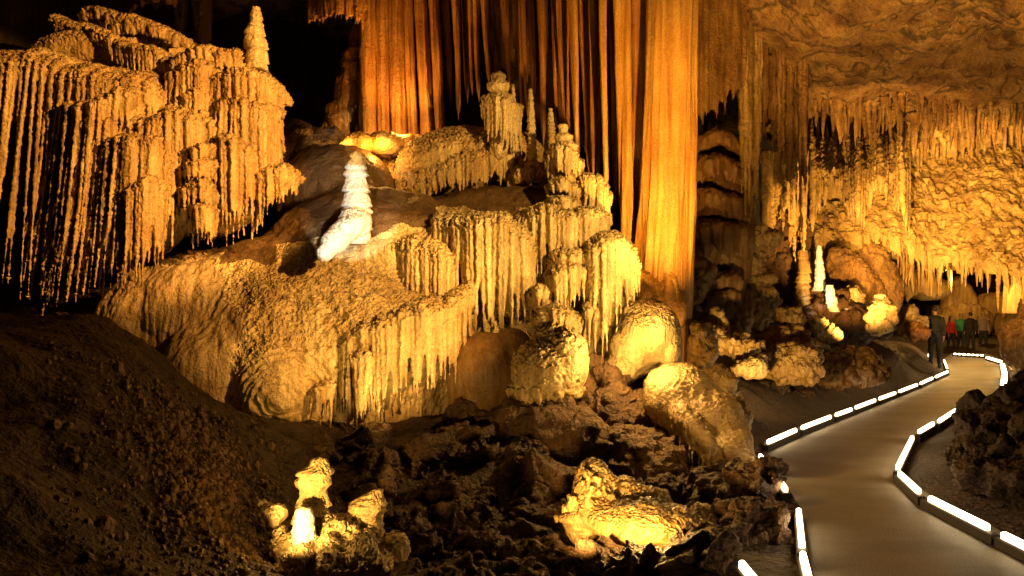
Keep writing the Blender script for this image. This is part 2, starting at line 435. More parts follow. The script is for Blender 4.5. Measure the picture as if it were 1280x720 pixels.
# ceiling, wall
def ceil_z(X, Y):
    p = np.stack([X, Y, X * 0], -1).reshape(-1, 3)
    n = (.45 * fbm(p * .35, 3) + .16 * fbm(p * 1.3, 4) + .07 * ridged(p * 2.2 + fbm(p, 2)[:, None], 3)).reshape(X.shape)
    cr_ = perlin(p * .55 + 3 + .5 * fbm(p * 1.2, 2)[:, None]); cr2 = perlin(p * 1.1 + 31 + .4 * fbm(p * 2, 2)[:, None])
    n = n + (.16 * np.exp(-(cr_ / .05) ** 2) + .09 * np.exp(-(cr2 / .05) ** 2)).reshape(X.shape)
    return 6.9 - 1.0 * sst(3.4, 5.4, X) + .01 * (Y - 12) + n
o = link('cave_ceiling', grid_mesh('cave_ceiling', np.arange(-13, 32, .11), np.concatenate([np.arange(-4, 8, .4), np.arange(8, 26, .09), np.arange(26, 62, .4)]), ceil_z), M['roof'])
tag(o, kind='structure', label='rough brown cave ceiling')
def wall_mesh(name, pts, z0, z1, nz, step, amp):
    pts = np.array(pts, float); s = np.concatenate([[0], np.cumsum(np.linalg.norm(np.diff(pts, axis=0), axis=1))])
    t = np.arange(0, s[-1], step); bx = np.interp(t, s, pts[:, 0]); by = np.interp(t, s, pts[:, 1])
    zs = np.linspace(z0, z1, nz); X, Z = np.meshgrid(bx, zs); Y, _ = np.meshgrid(by, zs)
    p = np.stack([X, Y, Z], -1).reshape(-1, 3)
    n = amp * fbm(p * .5, 4) + .1 * amp * ridged(p * np.array([3, 3, .6]), 3)
    p[:, 1] += n; p[:, 0] += n * .5
    nx = len(t); i = np.arange((nz - 1) * (nx - 1)); r = i // (nx - 1); c = i % (nx - 1); a = r * nx + c
    return newmesh(name, p, np.stack([a, a + 1, a + nx + 1, a + nx], 1).tolist())
o = link('cave_wall', wall_mesh('cave_wall', [(-10, -4), (-9.5, 8), (-7.5, 14), (-2, 17.5), (3, 18), (6, 22), (10, 30), (16, 46), (26, 50), (29, 30), (20, 14), (14, 8), (9, -4)], -1.5, 8.2, 60, .16, .8), M['rock'])
tag(o, kind='structure', label='dark cave wall')

# ================================================================== LEFT CURTAIN
def formation(name, label, cat, base, parts, m, vox=.0115, fn=None, group=None, smooth=1):
    e = empty(name, base, label, cat, group)
    for pn, s in parts:
        link(pn, remesh(pn, s, vox, smooth, fn or scal()), m if not isinstance(m, dict) else m.get(pn, m['*']), e)
    return e

S = []
core = Soup()
blob(core, 250, 190, 10.6, 105, 110, .62); blob(core, 130, 130, 10.7, 130, 40, .6); blob(core, 170, 230, 10.3, 80, 100, .45)
blob(core, 150, 70, 11.3, 110, 30, .5); blob(core, 300, 120, 10.5, 42, 46, .45); blob(core, 20, 110, 10.7, 110, 40, .6)
S.append(('body', core))
S.append(('ledge', tier([(-60, 105, 10.1, 270), (0, 92, 9.95, 262), (30, 88, 9.9, 255), (45, 92, 9.85, 300), (72, 96, 9.8, 265)], rise=36, back=.7, sp=11, r=4.6, seed=1, sheet=0, jl=.06, tip=.22)))
S.append(('ledge', tier([(66, 97, 9.8, 250), (84, 104, 9.75, 30), (120, 112, 9.7, 20), (160, 116, 9.7, 14), (198, 118, 9.75, 18)], rise=34, back=.7, sp=7, r=4, seed=2)))
S.append(('ledge', tier([(72, 135, 9.75, 205), (90, 142, 9.6, 230), (100, 138, 9.55, 232), (125, 128, 9.5, 60), (150, 122, 9.5, 45), (172, 130, 9.55, 25)], rise=12, back=.3, sp=8, r=4.2, seed=3)))
S.append(('ledge', tier([(70, 112, 9.95, 262), (110, 120, 9.85, 245), (150, 124, 9.8, 225), (190, 126, 9.8, 180), (215, 120, 9.85, 160)], rise=10, back=.3, sp=8.5, r=4.2, seed=30, jl=.06)))
S.append(('ledge', tier([(210, 130, 9.78, 150), (240, 120, 9.72, 165), (268, 120, 9.72, 170)], rise=8, back=.2, sp=7, r=3.4, seed=33)))
S.append(('ledge', tier([(92, 150, 9.6, 218), (120, 152, 9.5, 218), (150, 160, 9.5, 200)], rise=5, back=.15, sp=8, r=4, seed=31)))
S.append(('ledge', tier([(152, 160, 9.55, 60), (175, 156, 9.5, 120), (210, 152, 9.5, 148), (262, 156, 9.55, 138), (272, 160, 9.6, 120)], rise=14, back=.3, sp=7, r=3.5, seed=4)))
S.append(('ledge', tier([(122, 200, 9.45, 155), (134, 186, 9.35, 175), (160, 178, 9.3, 178), (192, 182, 9.3, 160), (204, 198, 9.35, 130)], rise=12, back=.3, sp=6.5, r=3.3, seed=5)))
S.append(('ledge', tier([(150, 252, 9.25, 100), (160, 238, 9.2, 115), (185, 230, 9.18, 112), (198, 240, 9.2, 85)], rise=9, back=.25, sp=6, r=3, seed=6)))
S.append(('ledge', tier([(208, 92, 9.8, 46), (240, 86, 9.75, 55), (270, 90, 9.75, 58)], rise=13, back=.4, sp=5.5, r=2.7, seed=7)))
S.append(('ledge', tier([(212, 78, 9.9, 16), (250, 66, 9.9, 18), (292, 66, 9.9, 22), (300, 80, 9.9, 20)], rise=10, back=.4, sp=5.5, r=2.8, seed=8)))
S.append(('ledge', tier([(262, 96, 9.75, 100), (290, 98, 9.65, 100), (322, 100, 9.7, 100), (342, 112, 9.8, 100), (350, 128, 9.95, 70)], rise=14, back=.45, sp=5.2, r=2.7, seed=9, bead=.35)))
S.append(('ledge', tier([(268, 130, 9.62, 160), (300, 130, 9.6, 165), (330, 135, 9.65, 130), (347, 140, 9.8, 70)], rise=6, back=.2, sp=5.2, r=2.8, seed=10, bead=.35)))
S.append(('ledge', tier([(262, 175, 9.5, 118), (290, 180, 9.45, 112), (318, 190, 9.5, 95)], rise=6, back=.2, sp=5.6, r=2.9, seed=11, bead=.2)))
for n, (y, x0, x1, L) in enumerate([(186, 226, 268, 14), (208, 222, 270, 20), (236, 226, 268, 22), (262, 236, 268, 34)]):
    S.append(('ledge', tier([(x0, y + 2, 9.42 - n * .03, L), ((x0 + x1) / 2, y, 9.38 - n * .03, L), (x1, y + 2, 9.42 - n * .03, L)], rise=6, back=.2, sp=6, r=3.1, seed=12 + n)))
S.append(('ledge', tier([(205, 142, 9.7, 6), (235, 140, 9.65, 8), (262, 142, 9.7, 6)], rise=5, back=.2, sp=6, r=3, seed=17)))
S.append(('ledge', tier([(318, 232, 9.6, 62), (330, 222, 9.55, 52), (352, 218, 9.6, 38), (368, 222, 9.7, 18)], rise=10, back=.3, sp=5.5, r=3, seed=18)))
S.append(('ledge', tier([(66, 20, 11.2, 4), (90, 32, 11., 10), (115, 42, 10.8, 12), (140, 52, 10.6, 20), (165, 60, 10.4, 30), (190, 68, 10.2, 42), (212, 78, 10.1, 46)], rise=8, back=.5, sp=6, r=3.3, seed=19)))
S.append(('ledge', tier([(100, 14, 11.3, 5), (140, 18, 11.1, 6), (172, 24, 11., 4)], rise=7, back=.5, sp=6.5, r=3.3, seed=20)))
S.append(('ledge', tier([(124, 32, 10.9, 8), (160, 32, 10.7, 12), (195, 34, 10.6, 12), (217, 42, 10.6, 6)], rise=8, back=.4, sp=6, r=3.3, seed=21)))
formation('flowstone_curtain', 'huge tiered golden flowstone curtain with long stalactite fringes, filling the upper left', 'flowstone', P(190, 380, 10), S, M['gold'],
          fn=scal(.009, .024, 20., lump=.01, lf=9), smooth=1)

# ================================================================== MAIN MOUND
S = []
core = Soup()
blob(core, 400, 440, 10.3, 190, 110, 1.15); blob(core, 470, 330, 11.15, 150, 95, 1.1); blob(core, 350, 370, 10.6, 110, 70, .9, ry=.2)
blob(core, 420, 250, 11.9, 80, 70, .9); blob(core, 600, 330, 11, 150, 75, .9); blob(core, 250, 400, 10.3, 100, 85, .75, ry=-.25)
blob(core, 200, 410, 10.2, 80, 75, .6); blob(core, 640, 275, 11.9, 130, 40, 1.); blob(core, 352, 478, 9.55, 58, 70, .62); blob(core, 300, 450, 9.8, 45, 80, .6)
blob(core, 480, 420, 9.9, 95, 60, .8); blob(core, 700, 370, 10.7, 95, 95, .6); blob(core, 260, 480, 9.6, 60, 80, .5)
def proj(w): return w[:, 0] / w[:, 1] * F + HX, HY - (w[:, 2] - CH) / w[:, 1] * F
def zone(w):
    """0 rippled, 1 smooth upper slope darkened as shade, 2 smooth tan left flank"""
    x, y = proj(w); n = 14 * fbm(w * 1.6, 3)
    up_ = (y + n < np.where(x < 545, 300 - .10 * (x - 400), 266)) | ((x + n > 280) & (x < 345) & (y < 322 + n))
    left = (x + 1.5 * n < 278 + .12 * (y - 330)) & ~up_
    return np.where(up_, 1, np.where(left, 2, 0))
def core_fn(co, no):
    k = (zone(co) == 0).astype(float) * .85 + .15
    up = sst(-.25, .4, no[:, 2])
    q = co * np.array([19, 19, 27]) + fbm(co * 5, 2)[:, None] * .9
    s_ = .030 * k * up * (ridged(q, 1) - .1) + .05 * fbm(co * 2.5, 3) + .02 * k * fbm(co * 9, 2) + .008 * fbm(co * 26, 2) * k
    s_ = s_ + .02 * (zone(co) == 2) * ridged(co * np.array([7, 7, .6]), 2)
    x, y = proj(co)
    rr_ = np.hypot(x - 352, (y - 505) * .9) + 11 * fbm(co * 2.6, 3)
    ring = np.where((y < 520) & (rr_ > 14) & (rr_ < 78), 1., 0.) * sst(78, 62, rr_)
    s_ = s_ * (1 - .6 * ring) + .014 * ring * (1 - 2 * np.abs(np.sin(rr_ * .40 + .8 * fbm(co * 5, 2))))
    return no * s_[:, None]
blob(core, 400, 500, 10.25, 165, 90, 1.); blob(core, 560, 450, 10.7, 120, 90, .8)
big = remesh('core', blend(core, .05, 26), .016, 3, core_fn)
e = empty('flowstone_mound', P(420, 540, 10), 'broad rippled flowstone mound in the middle, spilling into fluted draperies on its front and right', 'flowstone')
o = link('core', big, M['cream'], e)
pp = np.array(e.location)
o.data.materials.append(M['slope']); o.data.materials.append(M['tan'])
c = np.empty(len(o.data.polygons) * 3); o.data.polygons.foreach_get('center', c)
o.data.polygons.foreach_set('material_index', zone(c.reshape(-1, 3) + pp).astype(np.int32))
T = []
T.append(('drapery', tier([(404, 480, 9.5, 60), (410, 456, 9.3, 75), (425, 436, 9.15, 88), (450, 420, 9.05, 105), (480, 408, 9., 92), (520, 398, 9.02, 92), (555, 388, 9.1, 88), (577, 376, 9.25, 92), (584, 372, 9.4, 60)], rise=18, back=.5, sp=7.5, r=3.9, seed=40, jl=.12)))
T.append(('drapery', tier([(425, 462, 9.2, 55), (445, 450, 9.0, 85), (470, 444, 9., 65)], rise=8, back=.2, sp=8, r=4.5, seed=41)))
T.append(('drapery', tier([(482, 318, 10.1, 30), (510, 312, 9.95, 70), (535, 316, 9.85, 105), (558, 330, 9.8, 110), (568, 345, 9.9, 70)], rise=20, back=.5, sp=7, r=3.6, seed=42)))
T.append(('drapery', tier([(545, 282, 10.1, 60), (575, 285, 9.9, 120), (600, 284, 9.8, 140), (630, 288, 9.75, 130), (655, 298, 9.8, 110), (664, 315, 9.9, 70)], rise=20, back=.6, sp=7, r=3.8, seed=43)))
T.append(('drapery', tier([(646, 275, 10.2, 40), (665, 272, 10.1, 90), (700, 272, 10., 62), (735, 272, 10.0, 52), (757, 276, 10.1, 20)], rise=14, back=.5, sp=6.5, r=3.2, seed=44)))
T.append(('drapery', tier([(688, 325, 9.85, 40), (705, 318, 9.8, 38), (728, 318, 9.85, 32)], rise=8, back=.3, sp=6, r=3.2, seed=45)))
T.append(('drapery', tier([(686, 344, 9.75, 50), (705, 340, 9.7, 55), (728, 342, 9.75, 40)], rise=8, back=.2, sp=6, r=3.2, seed=46)))
T.append(('drapery', tier([(664, 368, 9.7, 26), (675, 362, 9.65, 30), (684, 368, 9.7, 26)], rise=6, back=.2, sp=6, r=3.2, seed=47)))
T.append(('drapery', tier([(730, 330, 10., 80), (736, 312, 9.8, 105), (752, 306, 9.7, 125), (775, 308, 9.7, 95), (792, 322, 9.8, 60), (798, 335, 9.95, 30)], rise=16, back=.5, sp=6.5, r=3.2, seed=48, jl=.2)))
T.append(('drapery', tier([(722, 225, 10.7, 30), (736, 222, 10.6, 40), (752, 230, 10.6, 62), (758, 245, 10.7, 50)], rise=8, back=.3, sp=6, r=3.2, seed=49)))
T.append(('drapery', tier([(664, 404, 9.5, 14), (690, 396, 9.4, 18), (715, 394, 9.4, 22), (722, 400, 9.5, 14)], rise=8, back=.3, sp=6, r=3.2, seed=50)))
T.append(('drapery', tier([(732, 395, 9.7, 45), (742, 390, 9.65, 52)], rise=6, back=.2, sp=6, r=4, seed=51)))
T.append(('drapery', tier([(385, 500, 9.1, 20), (396, 486, 9.05, 40), (412, 480, 9.05, 50)], rise=5, back=.2, sp=7, r=3.5, seed=60, sheet=.4)))
for pn, s in T:
    link(pn, remesh(pn, s, .0115, 1, scal(.008, .024, 20., lump=.008, lf=9)), M['cream'], e)

# upper mound
S = []
core = Soup(); blob(core, 570, 205, 12.2, 78, 42, .75, ry=-.15); blob(core, 620, 195, 12.4, 60, 32, .6)
S.append(('body', core))
S.append(('drapery', tier([(478, 222, 12., 6), (496, 236, 11.7, 8), (520, 236, 11.5, 12), (550, 222, 11.4, 20), (585, 204, 11.4, 32), (620, 196, 11.45, 36), (650, 198, 11.6, 24)], rise=34, back=.8, sp=6.2, r=3.2, seed=61, bead=.4)))
S.append(('drapery', tier([(640, 222, 11.4, 6), (660, 212, 11.2, 14), (685, 214, 11.2, 20)], rise=12, back=.4, sp=6, r=3.2, seed=62, bead=.3)))
formation('flowstone_hump', 'smaller rounded flowstone hump with short fringe, at the foot of the hanging orange curtain', 'flowstone', P(570, 250, 11.8), S, M['gold'], fn=scal(.006, .022, 18., lump=.012, lf=8))

# ------------------------------------------------------------------ stalagmites
def stalagmite(name, label, prof, m, bead=.12, bands=6, seed=0, group=None, rough=1., nu=40, nv=70, squash=1., parent=None, fl=0.):
    """prof: (px, py, depth, half width px) from top to bottom"""
    prof = np.array(prof, float); rg = np.random.RandomState(seed)
    t = np.linspace(0, 1, nv); pt = np.linspace(0, 1, len(prof))
    L = abs(prof[-1][1] - prof[0][1]); s = (prof[:, 1] - prof[0, 1]) / (prof[-1, 1] - prof[0, 1])
    q = np.stack([np.interp(t, s, prof[:, k]) for k in range(4)], 1)
    c = np.array([P(*x[:3]) for x in q]); r = q[:, 3] * q[:, 2] / F
    ph = rg.uniform(0, 6); saw = (t * bands + .35 * np.sin(t * 9 + ph) + .15 * np.sin(t * 31 + ph)) % 1
    r = r * (1 - bead * 1.2 + bead * 2.2 * np.sqrt(saw) * (1 - sst(.86, 1., saw)))
    r[0] *= .25
    an = np.arange(nu) / nu * TAU
    v = c[:, None] + r[:, None, None] * np.stack([np.cos(an), np.sin(an) * squash, 0 * an], -1)[None]
    v = v.reshape(-1, 3); nrm = np.tile(np.stack([np.cos(an), np.sin(an), 0 * an], -1), (nv, 1))
    rr = np.repeat(r, nu); mr = r.max()
    k = 1.1 / mr
    disp = rough * rr * (.16 * fbm(v * k + seed, 3) + .10 * perlin(v * k * 5))
    if fl: disp = disp + fl * rr * ridged(v * np.array([k * 3, k * 3, k * .5]), 2)
    v = v + nrm * disp[:, None]
    v = np.concatenate([v, c[:1] + np.array([[0, 0, r[0] * .5]]), c[-1:]])
    f = []
    for j in range(nv - 1):
        for i in range(nu):
            i2 = (i + 1) % nu; f.append((j * nu + i2, j * nu + i, j * nu + nu + i, j * nu + nu + i2))
    a = nu * nv
    for i in range(nu):
        f.append((a, i, (i + 1) % nu)); f.append((a + 1, (nv - 1) * nu + (i + 1) % nu, (nv - 1) * nu + i))
    me = newmesh(name, v, f)
    if parent is not None: return link(name, me, m, parent)
    o = link(name, me, m, origin=c[-1]); return tag(o, label, 'stalagmite', group)

stalagmite('stalagmite', 'slim beehive stalagmite standing on the top right corner of the left flowstone curtain',
           [(320, 8, 10.1, 4), (320, 24, 10.1, 8), (319, 45, 10.1, 12), (321, 65, 10.1, 13), (321, 88, 10.1, 12)], M['cream'], .16, 6, 3)
e = empty('white_stalagmite', P(430, 320, 9.8), 'bright white candle-shaped stalagmite with a spreading foot, lit in the centre left', 'stalagmite')
stalagmite('spire', None, [(444, 189, 9.85, 4), (445, 200, 9.85, 11), (445, 220, 9.85, 14), (445, 245, 9.85, 16), (446, 268, 9.85, 18), (444, 285, 9.85, 19), (442, 305, 9.85, 19)], M['white'], .2, 9, 4, parent=e, rough=.6)
s = Soup(); blob(s, 444, 280, 9.75, 21, 20, .22); blob(s, 432, 290, 9.6, 30, 15, .2, ry=-.6); blob(s, 420, 302, 9.5, 22, 15, .17, ry=-.7); blob(s, 408, 316, 9.42, 14, 10, .12, ry=-.8)
link('foot', remesh('foot', s, .014, 5, scal(.006, .012, 22.)), M['white'], e)

def stack(name, label, tiers, cap, base, seed):
    S = [('drapery', tier(t, rise=r_, back=.25, sp=5.5, r=3, seed=seed + n, curve=.12, bead=.3)) for n, (t, r_) in enumerate(tiers)]
    s = Soup()
    for b_ in cap: blob(s, *b_)
    S.append(('cap', s))
    return formation(name, label, 'stalagmite', base, S, M['cream'], vox=.012, fn=scal(.01, .02, 20.))
stack('capped_stalagmite', 'pale stalagmite with a domed cap above a fringed skirt, in front of the dark curtain',
      [([(604, 130, 11.3, 20), (612, 124, 11.2, 55), (625, 123, 11.15, 60), (640, 126, 11.2, 62), (648, 130, 11.3, 50)], 6)],
      [(623, 100, 11.35, 9, 9, .1), (623, 110, 11.3, 14, 8, .14), (625, 128, 11.4, 18, 10, .2), (625, 160, 11.5, 15, 40, .15)], P(625, 192, 11.4), 70)
stack('capped_stalagmite', 'stepped pale stalagmite with two fringed collars, just left of the tall orange column',
      [([(686, 198, 10.6, 24), (696, 190, 10.5, 32), (712, 190, 10.5, 34), (724, 198, 10.6, 24)], 8),
       ([(688, 234, 10.5, 14), (700, 228, 10.4, 16), (722, 232, 10.5, 16)], 6), ([(684, 254, 10.4, 10), (700, 250, 10.3, 14), (722, 252, 10.4, 12)], 6)],
      [(704, 164, 10.7, 6, 9, .06), (705, 176, 10.7, 11, 8, .1), (706, 186, 10.7, 16, 8, .14), (706, 225, 10.8, 14, 40, .14)], P(705, 272, 10.6), 74)
for i, (x, y0, y1, w) in enumerate([(642, 105, 180, 5), (664, 110, 200, 6), (689, 135, 186, 6)]):
    stalagmite('thin_stalagmite', ['thin pale stalagmite just right of the domed one', 'knobbly thin stalagmite midway between the two capped ones', 'short thin stalagmite leaning beside the stepped capped one'][i],
               [(x - 1, y0, 11.4, w * .4), (x, (y0 + y1) / 2, 11.4, w * .8), (x + 2, y1, 11.4, w), (x + 2, y1 + 10, 11.4, w)], M['cream'], .2, 12, 20 + i, nu=20)

# ------------------------------------------------------------------ central hanging curtain
def pipe(name, x0, x1, yt, yb, d, w0, w1, m, seed, label, group, ribs=5, amp=.16):
    rg = np.random.RandomState(seed); nv = 90; nu = 36
    t = np.linspace(0, 1, nv); px = x0 + (x1 - x0) * t + 1.5 * np.sin(t * 4 + seed); py = yt + (yb - yt) * t
    c = np.array([P(a, b, d) for a, b in zip(px, py)]); w = (w0 + (w1 - w0) * t) * d / F
    w = w * (1 - .9 * sst(.9, 1., t) * (w1 < w0)) * (1 + .025 * np.sin(t * 17 + seed) + .015 * np.sin(t * 41 + 2 * seed))
    an = np.arange(nu) / nu * TAU; A, Tt = np.meshgrid(an, t)
    q = np.stack([np.cos(A) * ribs / 3, np.sin(A) * ribs / 3, Tt * 1.6 + seed * 3.1], -1).reshape(-1, 3)
    rr = (1 + amp * ridged(q, 2) + .05 * perlin(q * np.array([4, 4, 40]))).reshape(nv, nu)
    R = w[:, None] * rr
    v = c[:, None] + np.stack([np.cos(A) * R, np.sin(A) * R * 1.3, 0 * R], -1)
    v = np.concatenate([v.reshape(-1, 3), c[:1], c[-1:]])
    f = []
    for j in range(nv - 1):
        for i in range(nu):
            i2 = (i + 1) % nu; f.append((j * nu + i2, j * nu + i, j * nu + nu + i, j * nu + nu + i2))
    a = nu * nv
    for i in range(nu):
        f.append((a, i, (i + 1) % nu)); f.append((a + 1, (nv - 1) * nu + (i + 1) % nu, (nv - 1) * nu + i))
    o = link(name, newmesh(name, v, f), m, origin=c[0]); return tag(o, label, 'stalactite', group)

rg = random.Random(5)
GL = 'long orange stalactite at the left end of the hanging curtain, glowing at its foot'
for i, (x, w, yb) in enumerate([(462, 11, 172), (482, 9, 178), (500, 11, 180), (517, 7, 168), (533, 8, 162), (548, 7, 152), (472, 6, 150), (509, 6, 150)]):
    pipe('hanging_stalactite', x - 6 - i * .5, x, -60, yb + 22, 12.7 + rg.uniform(-.2, .2) + (.3 if i > 5 else 0), w * .82, w * .9, M['orange'], i, GL, 'glowing stalactites of the orange curtain')
GD = 'long thin dark stalactite in the middle of the hanging curtain'
for i, (x, w, yb) in enumerate([(562, 6, 135), (574, 6, 150), (586, 6, 130), (600, 5, 128), (612, 6, 110), (637, 6, 115), (652, 5, 150), (668, 5, 180), (681, 6, 185), (698, 5, 170), (712, 6, 205), (722, 6, 210), (735, 6, 225), (747, 5, 235), (770, 5, 262), (592, 4, 120), (626, 5, 90), (660, 4, 160), (705, 4, 190), (741, 4, 240), (783, 8, 300)]):
    pipe('hanging_stalactite', x - 8, x, -60, yb, 12.9 + rg.uniform(-.5, .4), w * .98, w * .35, M['orange'], 30 + i, GD, 'dark stalactites of the orange curtain')
GP = 'pale-edged stalactite reaching low beside the tall column'
for i, (x, w, yb) in enumerate([(757, 5, 250), (776, 6, 280), (720, 4, 200)]):
    pipe('pale_stalactite', x - 3, x, -60, yb, 12.0, w, w * .5, M['column'], 60 + i, GP, 'pale stalactites beside the column')
# backing sheet of the curtain, dark colour stands for shade in the gaps
s = Soup()
for i in range(60):
    x = 452 + i * 5.6; yb = 60 + 150 * sst(560, 790, x) + rg.uniform(-10, 10) + 60 * (x < 560)
    w = rg.uniform(4, 7)
    s.tube([P(x - 6, -60, 13.5 + .12 * math.sin(i * 1.3)), P(x - 2, (yb - 60) / 2, 13.5 + .15 * math.sin(i * 1.3)), P(x, yb, 13.6)], np.array([w * 1.3, w, w * .5]) * 13.5 / F, 8)
o = link('gap_backing', remesh('gap_backing', s, .03, 3, scal(.01, .01)), M['redrock'], origin=P(620, 0, 13.6))
tag(o, 'folded backing coloured dark as gap shade behind the long hanging stalactites of the orange curtain', 'drapery')

# big column
def column(name, label, prof, m, ribs, seed, amp=.13, nu=96, nv=140, cat='column', group=None):
    prof = np.array(prof, float); t = np.linspace(0, 1, nv)
    s = (prof[:, 1] - prof[0, 1]) / (prof[-1, 1] - prof[0, 1])
    q = np.stack([np.interp(t, s, prof[:, k]) for k in range(4)], 1)
    c = np.array([P(*x[:3]) for x in q]); w = q[:, 3] * q[:, 2] / F
    an = np.arange(nu) / nu * TAU; A, Tt = np.meshgrid(an, t); H = c[:, 2][:, None] + 0 * A
    q = np.stack([np.cos(A) * ribs, np.sin(A) * ribs, H * .18 + seed], -1).reshape(-1, 3)
    q2 = q * np.array([3.2, 3.2, 1.5]); q3 = np.stack([np.cos(A) * 6, np.sin(A) * 6, H * 9], -1).reshape(-1, 3)
    rr = (1 + amp * ridged(q, 1) + amp * .45 * ridged(q2, 1) + .007 * fbm(q3, 2)).reshape(nv, nu)
    R = w[:, None] * rr
    v = c[:, None] + np.stack([np.cos(A) * R, np.sin(A) * R, 0 * R], -1)
    v = np.concatenate([v.reshape(-1, 3), c[:1], c[-1:]]); f = []
    for j in range(nv - 1):
        for i in range(nu):
            i2 = (i + 1) % nu; f.append((j * nu + i2, j * nu + i, j * nu + nu + i, j * nu + nu + i2))
    a = nu * nv
    for i in range(nu):
        f.append((a, i, (i + 1) % nu)); f.append((a + 1, (nv - 1) * nu + (i + 1) % nu, (nv - 1) * nu + i))
    o = link(name, newmesh(name, v, f), m, origin=c[-1]); return tag(o, label, cat, group)
column('tall_column', 'tall ribbed orange column from ceiling to floor, right of the centre', [(841, -70, 11.6, 27), (838, 100, 11.6, 29), (833, 250, 11.6, 31), (827, 330, 11.6, 33), (824, 400, 11.6, 34), (822, 460, 11.6, 34)], M['column'], 1.6, 3., .16)
column('slim_column', 'slim dark orange rib column pressed against the left side of the tall column', [(800, -70, 12.2, 16), (800, 100, 12.2, 15), (802, 250, 12.1, 16), (806, 370, 12., 18)], M['orange'], 1.1, 8.)
column('slim_column', 'narrow bright-edged rib column two ribs left of the tall column', [(781, -70, 12.0, 6), (783, 100, 12., 6), (784, 230, 11.9, 7), (786, 310, 11.8, 9)], M['column'], .8, 12., nu=40)
s = Soup()
for x, y, w, h in [(806, 365, 12, 26), (818, 378, 12, 30), (834, 372, 15, 36), (848, 388, 9, 26), (796, 352, 8, 20)]: blob(s, x, y, 11.3, w, h, .2)
link('column_base', remesh('column_base', s, .02, 4, scal(.01, .01, ff=.012)), M['column'], origin=P(825, 410, 11.3))
bpy.data.objects['column_base'].parent = bpy.data.objects['tall_column']; bpy.data.objects['column_base'].location = Vector(P(825, 410, 11.3)) - bpy.data.objects['tall_column'].location

# hanging bits, top left of the curtain
def hang(name, label, pts, m, seed, sp=6, r=3.2, rise=10, body=(), vox=.018, **k):
    s = tier(pts, rise=rise, back=.4, sp=sp, r=r, seed=seed, **k)
    for b_ in body: blob(s, *b_)
    me = remesh(name, s, vox, 2, scal(.008, .012))
    x, y, d, _ = pts[0]
    return tag(link(name, me, m, origin=P(x, y, d)), label, 'stalactites')
hang('stalactite_cluster', 'lit fringe of short stalactites hanging at the top, left of the orange curtain', [(386, 4, 12.3, 16), (404, 4, 12.3, 26), (430, 0, 12.3, 24), (452, -6, 12.4, 34)], M['orange'], 80, sp=5, r=3, rise=40, vox=.014)
hang('stalactite_cluster', 'small lit stalactite fringe at the top edge above the left curtain', [(162, -8, 11.8, 14), (190, -8, 11.8, 18), (216, -8, 11.8, 12)], M['orange'], 81, sp=6, r=3, rise=30)
for i, (x, yb, w) in enumerate([(226, 45, 13), (250, 58, 10)]):
    pipe('dark_stalactite', x, x + 2, -60, yb, 12.2, w * 1.4, w, M['redrock'], 90 + i, 'thick dark stalactite hanging behind the left curtain, %s' % ['stubby and nearer the picture edge', 'longer, next to the beehive stalagmite'][i], None)

def rockthing(name, label, blobs, m, vox=.03, fn=None, cat='rock', smooth=4, group=None, crag=0):
    s = Soup(); rg_ = np.random.RandomState(len(label) + int(blobs[0][0]))
    for b_ in blobs if crag else []:
        px, py, d, wx, wy, wd = b_[:6]; R_ = np.array([wx * d / F, wd, wy * d / F])
        for k_ in range(crag):
            u_ = rg_.normal(size=3); u_ /= np.linalg.norm(u_); u_[1] = -abs(u_[1])
            s.box(P(px, py, d) + u_ * R_ * rg_.uniform(.75, 1.08), R_.min() * rg_.uniform(.15, .42, 3), rg_)
    for b_ in blobs:
        blob(s, *b_[:6], **(b_[6] if len(b_) > 6 else {}))
    x, y, d, _, ry = blobs[0][:5]
    return tag(link(name, remesh(name, s, vox, smooth, fn), m, origin=P(x, y + ry, d)), label, cat, group)
rk = scal(.012, .012, 16., lump=.06, lf=4.)
rockthing('leaning_rock', 'rough orange slab leaning up against the left edge of the hanging curtain', [(436, 115, 13.2, 17, 72, .25, {'ry': .18}), (424, 160, 13.1, 20, 34, .3), (446, 60, 13.3, 10, 30, .2)], M['orange'], .03, rk)
rockthing('boulder', 'rough red-brown boulder behind the white stalagmite, right of the left curtain', [(380, 205, 12.3, 44, 44, .6), (350, 235, 12., 30, 40, .5), (408, 188, 12.4, 26, 26, .5), (378, 168, 12.5, 18, 14, .3)], M['redrock'], .04, scal(.02, .02, 10., lump=.12, lf=3.))
rockthing('knob', 'small glowing yellow knob left of the white stalagmite tip', [(415, 195, 12.0, 9, 14, .12), (413, 184, 12.05, 7, 7, .1)], M['cream'], .016, scal(.008, .01))
rockthing('knob', 'glowing yellow arch-shaped lump behind the white stalagmite tip', [(450, 180, 12.0, 18, 14, .2), (432, 188, 12., 8, 16, .12, {'ry': .4}), (480, 180, 12.1, 24, 14, .25), (515, 182, 12.3, 30, 12, .25)], M['column'], .016, scal(.01, .014))

